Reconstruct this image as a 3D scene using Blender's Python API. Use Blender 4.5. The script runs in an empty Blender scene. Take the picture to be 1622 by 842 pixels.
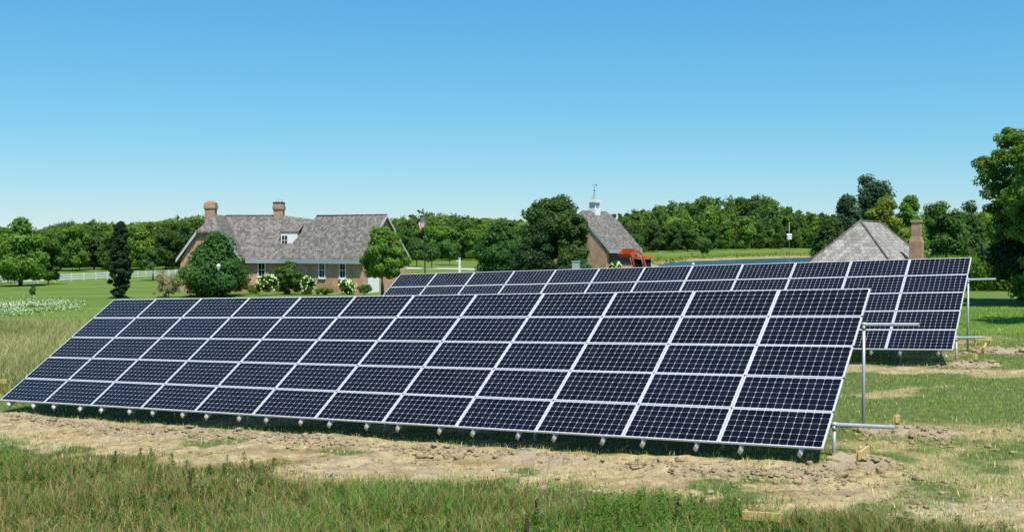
import bpy, math, random
import numpy as np
from mathutils import Vector, Matrix
random.seed(7); RNG = np.random.default_rng(7)
S = bpy.context.scene
R = math.radians

# ------------------------------------------------------------------ camera, sky, sun, exposure
ZC = 4.4                       # eye height over the site datum
FPX, WPX = 1742.65, 1622.0     # focal length and width in photograph pixels
PITCH = -(421 - 390) / FPX
cam = bpy.data.cameras.new('camera'); cam_ob = bpy.data.objects.new('camera', cam)
S.collection.objects.link(cam_ob); S.camera = cam_ob
cam.sensor_width = 36; cam.lens = 36 * FPX / WPX
cam.clip_start = 0.1; cam.clip_end = 6000
cam_ob.location = (0, 0, ZC); cam_ob.rotation_euler = (math.pi / 2 + PITCH, 0, 0)

SUN_AZ, SUN_EL = R(158), R(64)     # azimuth clockwise from +Y, towards the sun
w = bpy.data.worlds.new('World'); S.world = w; w.use_nodes = True
nt = w.node_tree; bg = nt.nodes['Background']
sky = nt.nodes.new('ShaderNodeTexSky'); sky.sky_type = 'NISHITA'; sky.sun_disc = False
sky.sun_elevation = SUN_EL; sky.sun_rotation = SUN_AZ
sky.altitude = 200; sky.air_density = 1.15; sky.dust_density = 0.0; sky.ozone_density = 5.0
EXPO = 0.32
def wn(op, a, b):
    x = nt.nodes.new('ShaderNodeMath'); x.operation = op
    for k, v in enumerate((a, b)):
        if isinstance(v, bpy.types.NodeSocket): nt.links.new(v, x.inputs[k])
        else: x.inputs[k].default_value = v
    return x.outputs[0]
sep = nt.nodes.new('ShaderNodeSeparateColor'); comb = nt.nodes.new('ShaderNodeCombineColor')
nt.links.new(sky.outputs[0], sep.inputs[0])
for k, (t_, g_, a_) in enumerate(((.74, 1.268, .972), (1.0, .775, .831), (1.10, .54, .911))):     # colour grade of the clear-sky model
    c_ = wn('MULTIPLY', wn('POWER', wn('MULTIPLY', sep.outputs[k], .1189*t_), g_), a_/.1/2**EXPO)
    nt.links.new(c_, comb.inputs[k])
nt.links.new(comb.outputs[0], bg.inputs[0]); bg.inputs[1].default_value = 0.10
sl = bpy.data.lights.new('sun', 'SUN'); sl.energy = 4.9; sl.angle = R(0.53); sl.color = (1, 0.955, 0.88)
so = bpy.data.objects.new('sun', sl); S.collection.objects.link(so)
sd = Vector((math.sin(SUN_AZ) * math.cos(SUN_EL), math.cos(SUN_AZ) * math.cos(SUN_EL), math.sin(SUN_EL)))
so.rotation_euler = sd.to_track_quat('Z', 'Y').to_euler()
S.view_settings.view_transform = 'Standard'; S.view_settings.look = 'None'
S.view_settings.exposure = EXPO; S.view_settings.gamma = 1; S.view_settings.use_curve_mapping = False
S.render.engine = 'CYCLES'
S.cycles.max_bounces = 6; S.cycles.diffuse_bounces = 3; S.cycles.glossy_bounces = 3
S.cycles.transmission_bounces = 3; S.cycles.transparent_max_bounces = 6
S.cycles.sample_clamp_indirect = 4
S.cycles.use_denoising = False

# ------------------------------------------------------------------ helpers
def PX(px, py, Y):
    """world point on the sight line of photograph pixel (px, py) at depth Y"""
    u, v = (px - 811) / FPX, (421 - py) / FPX
    c, s = math.cos(PITCH), math.sin(PITCH)
    d = Vector((u, c - v * s, s + v * c)); d *= Y / d.y
    return Vector((d.x, d.y, d.z + ZC))
def link(o, parent=None):
    S.collection.objects.link(o)
    if parent: o.parent = parent
    return o
def tag(o, label=None, cat=None, group=None, kind=None):
    if label: o['label'] = label
    if cat: o['category'] = cat
    if group: o['group'] = group
    if kind: o['kind'] = kind
    return o
def thing(name, label, cat, loc=(0, 0, 0), rz=0, group=None):
    o = bpy.data.objects.new(name, None); o.empty_display_size = 0.3
    o.location = loc; o.rotation_euler = (0, 0, rz); link(o)
    return tag(o, label, cat, group)
def copy_tree(o, parent=None):
    c = o.copy(); link(c, parent)
    for ch in list(o.children): copy_tree(ch, c)
    return c

class MB:
    def __init__(s): s.v = []; s.f = []; s.m = []; s.sm = []
    def add(s, vs, fs, m=0, smooth=False):
        b = len(s.v); s.v += [tuple(x) for x in vs]
        for f in fs: s.f.append(tuple(i + b for i in f)); s.m.append(m); s.sm.append(smooth)
        return s
    def box(s, lo, hi, m=0, M=None):
        (x0, y0, z0), (x1, y1, z1) = lo, hi
        vs = [Vector(p) for p in ((x0,y0,z0),(x1,y0,z0),(x1,y1,z0),(x0,y1,z0),(x0,y0,z1),(x1,y0,z1),(x1,y1,z1),(x0,y1,z1))]
        if M is not None: vs = [M @ p for p in vs]
        return s.add(vs, [(0,3,2,1),(4,5,6,7),(0,1,5,4),(1,2,6,5),(2,3,7,6),(3,0,4,7)], m)
    def tube(s, pts, rad, n=10, m=0, cap=True, smooth=True, rot=0):
        pts = [Vector(p) for p in pts]
        rad = rad if isinstance(rad, (list, tuple)) else [rad] * len(pts)
        ring = []
        for i, p in enumerate(pts):
            d = (pts[min(i + 1, len(pts) - 1)] - pts[max(i - 1, 0)]).normalized()
            a = d.cross(Vector((0, 0, 1)))
            if a.length < 1e-3: a = d.cross(Vector((0, 1, 0)))
            a.normalize(); b = a.cross(d)
            ring.append([p + (a * math.cos(t) + b * math.sin(t)) * rad[i] for t in [2 * math.pi * k / n + rot for k in range(n)]])
        vs = [q for r in ring for q in r]; fs = []
        for i in range(len(pts) - 1):
            for k in range(n):
                k2 = (k + 1) % n
                fs.append((i*n+k, i*n+k2, (i+1)*n+k2, (i+1)*n+k))
        s.add(vs, fs, m, smooth)
        if cap:
            b = len(s.v) - len(vs)
            s.f.append(tuple(b + k for k in reversed(range(n)))); s.m.append(m); s.sm.append(False)
            s.f.append(tuple(b + (len(pts)-1)*n + k for k in range(n))); s.m.append(m); s.sm.append(False)
        return s
    def lathe(s, prof, n=16, m=0, c=(0, 0)):
        vs = [(c[0] + r * math.cos(2*math.pi*k/n), c[1] + r * math.sin(2*math.pi*k/n), z) for r, z in prof for k in range(n)]
        fs = [(i*n+k, i*n+(k+1)%n, (i+1)*n+(k+1)%n, (i+1)*n+k) for i in range(len(prof)-1) for k in range(n)]
        return s.add(vs, fs, m, True)
    def build(s, name, mats, parent=None, loc=None):
        me = bpy.data.meshes.new(name); me.from_pydata(s.v, [], s.f)
        mats = mats if isinstance(mats, (list, tuple)) else [mats]
        for x in mats: me.materials.append(x)
        me.polygons.foreach_set('material_index', s.m); me.polygons.foreach_set('use_smooth', s.sm)
        uv = me.uv_layers.new(name='UVMap'); me.update()
        for p in me.polygons:                       # metres: u along the level direction, v up the slope
            n = p.normal
            t = Vector((0, 0, 1)).cross(n)
            t = Vector((1, 0, 0)) if t.length < 0.02 else t.normalized()
            b = n.cross(t)
            for li in p.loop_indices:
                co = me.vertices[me.loops[li].vertex_index].co
                uv.data[li].uv = (co.dot(t), co.dot(b))
        o = bpy.data.objects.new(name, me); link(o, parent)
        if loc is not None: o.location = loc
        return o

def np_mesh(name, V, polys, mat, col=None, smooth=False, attrs=None):
    me = bpy.data.meshes.new(name)
    V = np.asarray(V, np.float32); me.vertices.add(len(V)); me.vertices.foreach_set('co', V.ravel())
    loops = np.concatenate([p.ravel() for p in polys]).astype(np.int32)
    tot = np.concatenate([np.full(len(p), p.shape[1], np.int32) for p in polys])
    me.loops.add(len(loops)); me.loops.foreach_set('vertex_index', loops)
    me.polygons.add(len(tot)); st = np.concatenate([[0], np.cumsum(tot)[:-1]]).astype(np.int32)
    me.polygons.foreach_set('loop_start', st)
    try: me.polygons.foreach_set('loop_total', tot)
    except Exception: pass
    if smooth: me.polygons.foreach_set('use_smooth', np.ones(len(tot), bool))
    if col is not None:
        a = me.attributes.new('col', 'FLOAT_COLOR', 'POINT')
        c4 = np.ones((len(V), 4), np.float32); c4[:, :3] = col; a.data.foreach_set('color', c4.ravel())
    for k, arr in (attrs or {}).items():
        a = me.attributes.new(k, 'FLOAT', 'POINT'); a.data.foreach_set('value', np.asarray(arr, np.float32))
    me.update(calc_edges=True); me.validate()
    me.materials.append(mat)
    return me

def hashn(ix, iy, seed):
    h = (ix.astype(np.int64) * 374761393 + iy.astype(np.int64) * 668265263 + seed * 1442695041) & 0xffffffff
    h = ((h ^ (h >> 13)) * 1274126177) & 0xffffffff
    return ((h ^ (h >> 16)) & 0xffff) / 65535.0
def vnoise(x, y, seed=0):
    ix, iy = np.floor(x), np.floor(y); fx, fy = x - ix, y - iy
    fx = fx*fx*(3-2*fx); fy = fy*fy*(3-2*fy)
    a, b = hashn(ix, iy, seed), hashn(ix+1, iy, seed); c, d = hashn(ix, iy+1, seed), hashn(ix+1, iy+1, seed)
    return (a*(1-fx)+b*fx)*(1-fy)+(c*(1-fx)+d*fx)*fy
def fbm(x, y, scale, oct=4, seed=0):
    r = 0; amp = 1; tot = 0; x = np.asarray(x, float)/scale; y = np.asarray(y, float)/scale
    for o in range(oct):
        r = r + amp*vnoise(x, y, seed+o*17); tot += amp; amp *= .5; x = x*2+13.7; y = y*2+7.3
    return r/tot
def sst(a, b, x):
    t = np.clip((x-a)/(b-a), 0, 1); return t*t*(3-2*t)

# ------------------------------------------------------------------ materials
def mat(name):
    m = bpy.data.materials.new(name); m.use_nodes = True
    n = m.node_tree; p = n.nodes['Principled BSDF']
    return m, n, p
def N(n, t, **k):
    x = n.nodes.new(t)
    for a, b in k.items(): setattr(x, a, b)
    return x
def mixc(n, fac, a, b, blend='MIX'):
    x = N(n, 'ShaderNodeMix', data_type='RGBA', blend_type=blend)
    for i, v in ((0, fac), (6, a), (7, b)):
        if hasattr(v, 'is_output') or isinstance(v, bpy.types.NodeSocket): n.links.new(v, x.inputs[i])
        elif i == 0: x.inputs[0].default_value = v
        else: x.inputs[i].default_value = (*v, 1) if len(v) == 3 else v
    return x.outputs[2]
def mth(n, op, a, b=None, c=None):
    x = N(n, 'ShaderNodeMath', operation=op)
    for i, v in enumerate((a, b, c)):
        if v is None: continue
        if isinstance(v, bpy.types.NodeSocket): n.links.new(v, x.inputs[i])
        else: x.inputs[i].default_value = v
    return x.outputs[0]
def ramp(n, fac, stops):
    x = N(n, 'ShaderNodeValToRGB'); e = x.color_ramp.elements
    while len(e) < len(stops): e.new(0.5)
    for i, (p, c) in enumerate(stops): e[i].position = p; e[i].color = (*c, 1)
    n.links.new(fac, x.inputs[0]); return x.outputs[0]
def noise(n, vec, scale, detail=4, rough=.55):
    x = N(n, 'ShaderNodeTexNoise'); x.inputs['Scale'].default_value = scale
    x.inputs['Detail'].default_value = detail; x.inputs['Roughness'].default_value = rough
    if vec is not None: n.links.new(vec, x.inputs['Vector'])
    return x.outputs['Fac']
def objco(n): return N(n, 'ShaderNodeTexCoord').outputs['Object']
def uvco(n): return N(n, 'ShaderNodeTexCoord').outputs['UV']
def bump(n, p, h, strength=.4, dist=.02):
    b = N(n, 'ShaderNodeBump'); b.inputs['Strength'].default_value = strength; b.inputs['Distance'].default_value = dist
    n.links.new(h, b.inputs['Height']); n.links.new(b.outputs[0], p.inputs['Normal'])
def plain(name, col, rough=.6, metal=0, var=.12, sc=6, spec=.5):
    m, n, p = mat(name)
    f = noise(n, objco(n), sc)
    lo = tuple(c*(1-var) for c in col); hi = tuple(min(1, c*(1+var)) for c in col)
    n.links.new(mixc(n, f, lo, hi), p.inputs['Base Color'])
    p.inputs['Roughness'].default_value = rough; p.inputs['Metallic'].default_value = metal
    p.inputs['Specular IOR Level'].default_value = spec
    return m
M = {}
M['frame'] = plain('anodised_aluminium', (.66, .665, .665), .45, .12, .05)
M['galv'] = plain('galvanised_steel', (.42, .45, .46), .5, .4, .25, 14)
M['rail'] = plain('mill_aluminium', (.45, .46, .46), .4, .5, .1)
M['white'] = plain('white_paint', (.80, .80, .78), .55, 0, .05)
M['trim'] = plain('grey_green_trim', (.30, .35, .35), .6, 0, .12)
M['glass'] = plain('dark_window_glass', (.02, .026, .03), .08, 0, .2)
M['black'] = plain('black_metal', (.02, .02, .022), .5)
M['orange'] = plain('orange_paint', (.66, .095, .02), .5, 0, .25)
M['bucket'] = plain('shaded_orange_steel', (.50, .075, .02), .6, 0, .3)  # darker copy of the orange paint, for the shaded underside of the bucket
M['rubber'] = plain('black_rubber', (.02, .02, .02), .85)
M['wood'] = plain('yellow_pine_wood', (.58, .42, .15), .75, 0, .15, 9)
M['rake'] = plain('grey_white_paint', (.50, .50, .49), .6, 0, .1)
M['copper'] = plain('weathered_copper', (.34, .42, .38), .55, 0, .12)
M['bark'] = plain('bark', (.075, .055, .04), .9, 0, .35, 3)
M['clod'] = plain('dry_clod', (.315, .24, .14), .95, 0, .6, 5, .1)
M['road'] = plain('pale_gravel', (.52, .48, .40), .95, 0, .1, .6)
M['stone'] = plain('pale_stone', (.42, .38, .30), .9, 0, .2)

def m_cells():
    m, n, p = mat('solar_cells')
    uv = N(n, 'ShaderNodeUVMap'); sep = N(n, 'ShaderNodeSeparateXYZ'); n.links.new(uv.outputs[0], sep.inputs[0])
    def ax(s):
        return mth(n, 'ABSOLUTE', mth(n, 'SUBTRACT', mth(n, 'FRACT', mth(n, 'ADD', s, 20.0)), .5))
    a, b = ax(sep.outputs[0]), ax(sep.outputs[1])
    ca = mth(n, 'LESS_THAN', a, .4885); cb = mth(n, 'LESS_THAN', b, .4915)
    cc = mth(n, 'LESS_THAN', mth(n, 'ADD', a, b), .880)
    ins = mth(n, 'MULTIPLY', mth(n, 'LESS_THAN', mth(n, 'ABSOLUTE', mth(n, 'SUBTRACT', sep.outputs[0], 6.0)), 6.0),
              mth(n, 'LESS_THAN', mth(n, 'ABSOLUTE', mth(n, 'SUBTRACT', sep.outputs[1], 3.0)), 3.0))
    cell = mth(n, 'MULTIPLY', mth(n, 'MULTIPLY', ca, cb), mth(n, 'MULTIPLY', cc, ins))
    # cell-to-cell tone
    fl = N(n, 'ShaderNodeVectorMath', operation='FLOOR'); n.links.new(uv.outputs[0], fl.inputs[0])
    oi = N(n, 'ShaderNodeObjectInfo')
    ad = N(n, 'ShaderNodeVectorMath', operation='ADD'); n.links.new(fl.outputs[0], ad.inputs[0])
    cx = N(n, 'ShaderNodeCombineXYZ'); n.links.new(mth(n, 'MULTIPLY', oi.outputs['Random'], 97.0), cx.inputs[2]); n.links.new(cx.outputs[0], ad.inputs[1])
    wn = N(n, 'ShaderNodeTexWhiteNoise', noise_dimensions='3D'); n.links.new(ad.outputs[0], wn.inputs['Vector'])
    c1 = mixc(n, wn.outputs['Value'], (.0025, .0027, .0055), (.005, .0055, .011))
    c2 = mixc(n, mth(n, 'MULTIPLY', oi.outputs['Random'], .6), c1, (.0035, .0055, .017))
    col = mixc(n, cell, (.47, .48, .50), c2)
    # thin film of dust
    dust = ramp(n, noise(n, objco(n), 1.7, 5), [(.35, (0, 0, 0)), (.9, (.022, .022, .022))])
    col = mixc(n, dust, col, (.40, .37, .31))
    n.links.new(col, p.inputs['Base Color'])
    p.inputs['Roughness'].default_value = .13; p.inputs['IOR'].default_value = 1.22
    return m
M['cells'] = m_cells()

def m_brick(name, c0, c1, mortar):
    m, n, p = mat(name)
    b = N(n, 'ShaderNodeTexBrick'); n.links.new(uvco(n), b.inputs['Vector'])
    b.inputs['Scale'].default_value = 1; b.inputs['Brick Width'].default_value = .22; b.inputs['Row Height'].default_value = .075
    b.inputs['Mortar Size'].default_value = .008; b.inputs['Mortar Smooth'].default_value = .2
    b.inputs['Color1'].default_value = (*c0, 1); b.inputs['Color2'].default_value = (*c1, 1); b.inputs['Mortar'].default_value = (*mortar, 1)
    f = ramp(n, noise(n, objco(n), 1.1, 5, .65), [(.3, (.68, .66, .66)), (.7, (1.18, 1.14, 1.1))])
    n.links.new(mixc(n, 1.0, b.outputs[0], f, 'MULTIPLY'), p.inputs['Base Color'])
    p.inputs['Roughness'].default_value = .9; p.inputs['Specular IOR Level'].default_value = .2
    return m
M['brick'] = m_brick('red_brick', (.46, .24, .135), (.60, .36, .22), (.46, .38, .30))
M['brick2'] = m_brick('tan_brick', (.40, .22, .135), (.49, .30, .19), (.42, .36, .29))

def stretch(n, v):
    mp = N(n, 'ShaderNodeMapping'); mp.inputs['Scale'].default_value = (.55, 1.9, 1); n.links.new(v, mp.inputs[0]); return mp.outputs[0]
def m_shingle(name, roww, rowh, tones):
    m, n, p = mat(name)
    uv = uvco(n)
    jit = N(n, 'ShaderNodeVectorMath', operation='ADD'); n.links.new(uv, jit.inputs[0])
    nz = noise(n, uv, 2.2, 2)
    cx = N(n, 'ShaderNodeCombineXYZ'); n.links.new(mth(n, 'MULTIPLY', mth(n, 'SUBTRACT', nz, .5), .12), cx.inputs[1]); n.links.new(cx.outputs[0], jit.inputs[1])
    b = N(n, 'ShaderNodeTexBrick'); n.links.new(jit.outputs[0], b.inputs['Vector'])
    b.inputs['Scale'].default_value = 1; b.inputs['Brick Width'].default_value = roww; b.inputs['Row Height'].default_value = rowh
    b.inputs['Mortar Size'].default_value = .012; b.inputs['Mortar Smooth'].default_value = .5; b.inputs['Bias'].default_value = 0
    b.inputs['Color1'].default_value = (.0, .0, .0, 1); b.inputs['Color2'].default_value = (1, 1, 1, 1); b.inputs['Mortar'].default_value = (.0, 0, 0, 1)
    c = ramp(n, mth(n, 'ADD', mth(n, 'MULTIPLY', b.outputs[0], .26), mth(n, 'MULTIPLY', noise(n, stretch(n, uv), 5.0, 6, .8), .78)),
             [(.31, tones[0]), (.52, tones[1]), (.75, tones[2])])
    f = ramp(n, noise(n, uv, .5, 5, .6), [(.3, (.88, .87, .85)), (.7, (1.06, 1.05, 1.02))])
    c = mixc(n, 1.0, c, f, 'MULTIPLY')
    c = mixc(n, mth(n, 'MULTIPLY', b.outputs['Fac'], .75), c, (.05, .045, .04))
    n.links.new(c, p.inputs['Base Color']); p.inputs['Roughness'].default_value = .92; p.inputs['Specular IOR Level'].default_value = .15
    bump(n, p, b.outputs[0], .5, .03)
    return m
M['shingle'] = m_shingle('weathered_cedar_shingle', .24, .26, ((.068, .063, .056), (.172, .158, .140), (.33, .31, .28)))
M['shingle2'] = m_shingle('pale_cedar_shake', .30, .30, ((.14, .13, .118), (.31, .29, .26), (.48, .45, .405)))

def m_leaf(name, gain=1.0, trans=.46):
    m, n, p = mat(name)
    a = N(n, 'ShaderNodeAttribute', attribute_name='col'); oi = N(n, 'ShaderNodeObjectInfo')
    hs = N(n, 'ShaderNodeHueSaturation'); n.links.new(a.outputs['Color'], hs.inputs['Color'])
    n.links.new(mth(n, 'ADD', mth(n, 'MULTIPLY', oi.outputs['Random'], .03), .485), hs.inputs['Hue'])
    n.links.new(mth(n, 'ADD', mth(n, 'MULTIPLY', oi.outputs['Random'], .45), 1.72*gain), hs.inputs['Value'])
    hs.inputs['Saturation'].default_value = 1.04
    n.links.new(hs.outputs[0], p.inputs['Base Color'])
    p.inputs['Roughness'].default_value = .55; p.inputs['Specular IOR Level'].default_value = .25
    t = N(n, 'ShaderNodeBsdfTranslucent')
    n.links.new(mixc(n, 1.0, hs.outputs[0], (1.15, 1.2, .55), 'MULTIPLY'), t.inputs[0])
    mx = N(n, 'ShaderNodeMixShader'); mx.inputs[0].default_value = trans
    n.links.new(p.outputs[0], mx.inputs[1]); n.links.new(t.outputs[0], mx.inputs[2])
    n.links.new(mx.outputs[0], n.nodes['Material Output'].inputs[0])
    return m
M['leaf'] = m_leaf('foliage')
M['blade'] = m_leaf('grass_blades', 1.36, .36)

# ------------------------------------------------------------------ arrays: pose measured from the photograph
COLS, ROWS, PW, PH = 12, 5, 1.985, .9958
def pose(p):
    X, Y, Z, yaw, tilt, slope = p
    u = Vector((math.cos(yaw)*math.cos(slope), math.sin(yaw)*math.cos(slope), math.sin(slope)))
    h = Vector((-math.sin(yaw), math.cos(yaw), 0))
    v = h*math.cos(tilt) + Vector((0, 0, math.sin(tilt))); v = (v - u*u.dot(v)).normalized()
    return Vector((X, Y, Z + ZC)), u, v, u.cross(v), h
FRONT = pose((-14.8863, 31.8758, -4.4557, -.5342, .5850, .0344))
REAR = pose((-7.033, 45.5336, -4.0066, -.5431, .5892, .0369))
def ab(pose_, x, y):      # along-row and behind-row ground coordinates of an array
    o, u, v, nn, h = pose_
    t = Vector((u.x, u.y, 0)).normalized()
    return (x-o.x)*t.x+(y-o.y)*t.y, (x-o.x)*h.x+(y-o.y)*h.y

# ------------------------------------------------------------------ terrain
CP = np.array([
 (-14.9,31.9,-4.82),(-4.6,25.8,-4.40),(5.6,19.7,-3.95),(7.5,23.5,-3.87),(-12.9,35.5,-4.8),(-2.5,29.5,-4.4),
 (-7,45.5,-4.52),(3,39,-4.1),(13.3,33.2,-3.64),(14.8,36.5,-3.48),(-5,49,-4.5),(0,14,-4.15),(-7,16,-4.45),(8,14,-3.85),
 (-12,24,-4.75),(20,22,-3.6),(12,18,-3.72),(-25,40,-4.85),(-32,56,-4.8),(-45,80,-4.7),(-35,100,-4.6),(-18,110,-4.55),
 (0,110,-4.4),(-60,130,-4.6),(-75,152,-4.7),(-50,176,-4.6),(25,45,-3.25),(30,68,-3.3),(40,100,-3.5),(12,130,-4.0),(0,165,-3.6),(-20,190,-3.4),
 (35,270,-1.9),(62,320,-1.0),(98,372,0.0),(70,450,8.5),(95,520,13),(40,480,9),(48,430,6.5),(150,480,6),(0,420,0),(-60,420,-1),(-100,400,-2),(-200,400,-2),(200,400,-1),
 (0,900,2),(800,900,2),(-800,900,2),(0,2200,2),(1900,2200,2),(-1900,2200,2),(-400,300,-4),(400,300,-3),(150,150,-3),(-200,150,-5),
 (0,0,-1.9),(0,-6,-1.8),(30,-20,-3),(-30,-20,-4),(60,0,-3),(-60,0,-5),(0,-60,-3)], float)
def _phi(r): return np.sqrt(r*r + 9.0)
_D = np.hypot(CP[:,None,0]-CP[None,:,0], CP[:,None,1]-CP[None,:,1])
_W = np.linalg.solve(_phi(_D) + np.eye(len(CP))*1e-2, CP[:,2]-CP[:,2].mean())
WATER = -3.2
POND = np.array([(18,128),(21,165),(25,192),(31,218),(40,242),(59,279),(74,302),(92,328),(130,318),(125,190),(80,120),(34,112)], float)
def in_pond(x, y):
    """signed distance to the pond's shore, negative inside"""
    d = np.full(x.shape, 1e9); ins = np.zeros(x.shape, bool); n = len(POND)
    for i in range(n):
        ax, ay = POND[i]; bx, by = POND[(i+1)%n]
        t = np.clip(((x-ax)*(bx-ax)+(y-ay)*(by-ay))/((bx-ax)**2+(by-ay)**2), 0, 1)
        d = np.minimum(d, np.hypot(x-ax-t*(bx-ax), y-ay-t*(by-ay)))
        c = ((ay > y) != (by > y)) & (x < (bx-ax)*(y-ay)/(by-ay+1e-12)+ax); ins ^= c
    return np.where(ins, -d, d)
def ground(x, y, detail=False):
    x = np.atleast_1d(np.asarray(x, float)); y = np.atleast_1d(np.asarray(y, float))
    z = np.empty(x.shape)
    for s in range(0, len(x), 40000):
        xs, ys = x[s:s+40000], y[s:s+40000]
        z[s:s+40000] = _phi(np.hypot(xs[:,None]-CP[None,:,0], ys[:,None]-CP[None,:,1])) @ _W
    z += CP[:,2].mean()
    pd = in_pond(x, y) + (fbm(x, y, 9, 3, 5)-.5)*5
    z = np.where(pd < 14, z*(sst(0, 14, pd)) + (1-sst(0, 14, pd))*(WATER+.25), z)
    z = z - 2.2*(1-sst(-5, 1, pd))
    z += (fbm(x, y, 7, 3, 31)-.5)*.14*sst(-20, 8, y)
    if detail:
        m = masks(x, y)
        z += m['dirt']*((fbm(x, y, .55, 3, 3)-.5)*.19 + (fbm(x, y, .2, 2, 9)-.5)*.11) + (fbm(x, y, 1.1, 2, 77)-.5)*.06*(1-m['lawn'])
        z += m['mound']*(.03 + .15*fbm(x, y, .3, 3, 40))
    return z + ZC
def gz(x, y): return float(ground([x], [y])[0])
def masks(x, y):
    a, b = ab(FRONT, x, y); a2, b2 = ab(REAR, x, y)
    wob = (fbm(x, y, 3.5, 4, 11)-.5)*2.2; wob2 = (fbm(x, y, .7, 3, 12)-.5)*.9
    bb = b + wob*.8 + wob2
    lo = -2.9 - .5*sst(-4, 8, a) + .25*sst(15, 24, a)
    d = sst(lo-.9, lo+.5, bb)*(1-sst(-.3, .5, b+wob2*.5))*sst(-7, -2, a+wob)
    right = sst(24.3, 26.5, a+wob2)
    d *= 1-right
    d = np.maximum(d, right*sst(lo-.7, lo+.2, bb)*(1-sst(-1.3, -.55, bb))*(.88-.3*sst(26, 31, a)))
    patch = fbm(x, y, 1.7, 4, 21)
    d *= 1 - .8*sst(.52, .66, patch)*(1-sst(-1.6, -.9, b))
    mound = (1-sst(.5, 1.1, np.hypot((a-24.6)/1.3, (b-3.7)/.8)+wob2*.3))+(1-sst(.5, 1.1, np.hypot((a-24.4)/.8, (b-.25)/.7)+wob2*.3))
    m2 = (1-sst(.5, 1.1, np.hypot((a2-24.4)/.9, (b2-.3)/.6)+wob2*.3))+(1-sst(.5, 1.1, np.hypot((a2-24.9)/1.1, (b2-3.7)/.9)+wob2*.3))
    berm = .85*sst(-1.45, -1.05, b+wob2*.35)*(1-sst(-.75, -.35, b+wob2*.35))*sst(-.6, .6, a)*(1-sst(24.0, 24.6, a))*(.35+.65*sst(.4, .62, fbm(x, y, 1.3, 2, 55)))
    mound = np.clip(mound+m2+berm, 0, 1)
    d = np.maximum(d, mound)
    rear = sst(-1.9, -1.2, b2+wob*.35+wob2*.6)*(1-sst(-.5, .1, b2+wob*.35+wob2*.6))*.75
    d = np.maximum(d, rear)
    under = sst(-.4, .3, b2)*(1-sst(2.5, 4, b2))*sst(0, 1, a2)*(1-sst(23.3, 24, a2))
    # dry patches beside the right end
    dry = sst(.53, .78, fbm(x, y, 2.6, 4, 61)+.22*(1-sst(.2, 2.2, np.abs(b-4.2+wob*.6)))*sst(20, 24, a))
    dry = np.maximum(dry, (1-sst(0, 2.4, np.abs(b-4.4+wob*.5)))*sst(22, 25, a)*.75)
    dry = np.maximum(dry, .75*right*sst(-1.6, -.3, b)*(1-sst(0, 1.6, b))*sst(26, 30, a))
    fieldl = sst(33, 38, y+wob)*(1-sst(64, 68, y+wob*.8))*(1-sst(-1.5, .6, a+wob*.4)*(1-sst(6, 8, b)))*(1-sst(-4, 2, x))
    lawn = np.maximum(sst(64, 68, y+wob*.8), sst(6, 9, y-36-.35*(15-x))*sst(2, 10, x))
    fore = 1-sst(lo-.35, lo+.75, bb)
    far = sst(250, 330, y)
    return dict(dirt=np.clip(d, 0, 1), dry=np.clip(dry*(1-lawn), 0, 1), field=np.clip(fieldl, 0, 1), lawn=np.clip(lawn, 0, 1), mound=mound, fore=np.clip(fore, 0, 1), far=far)

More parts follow.
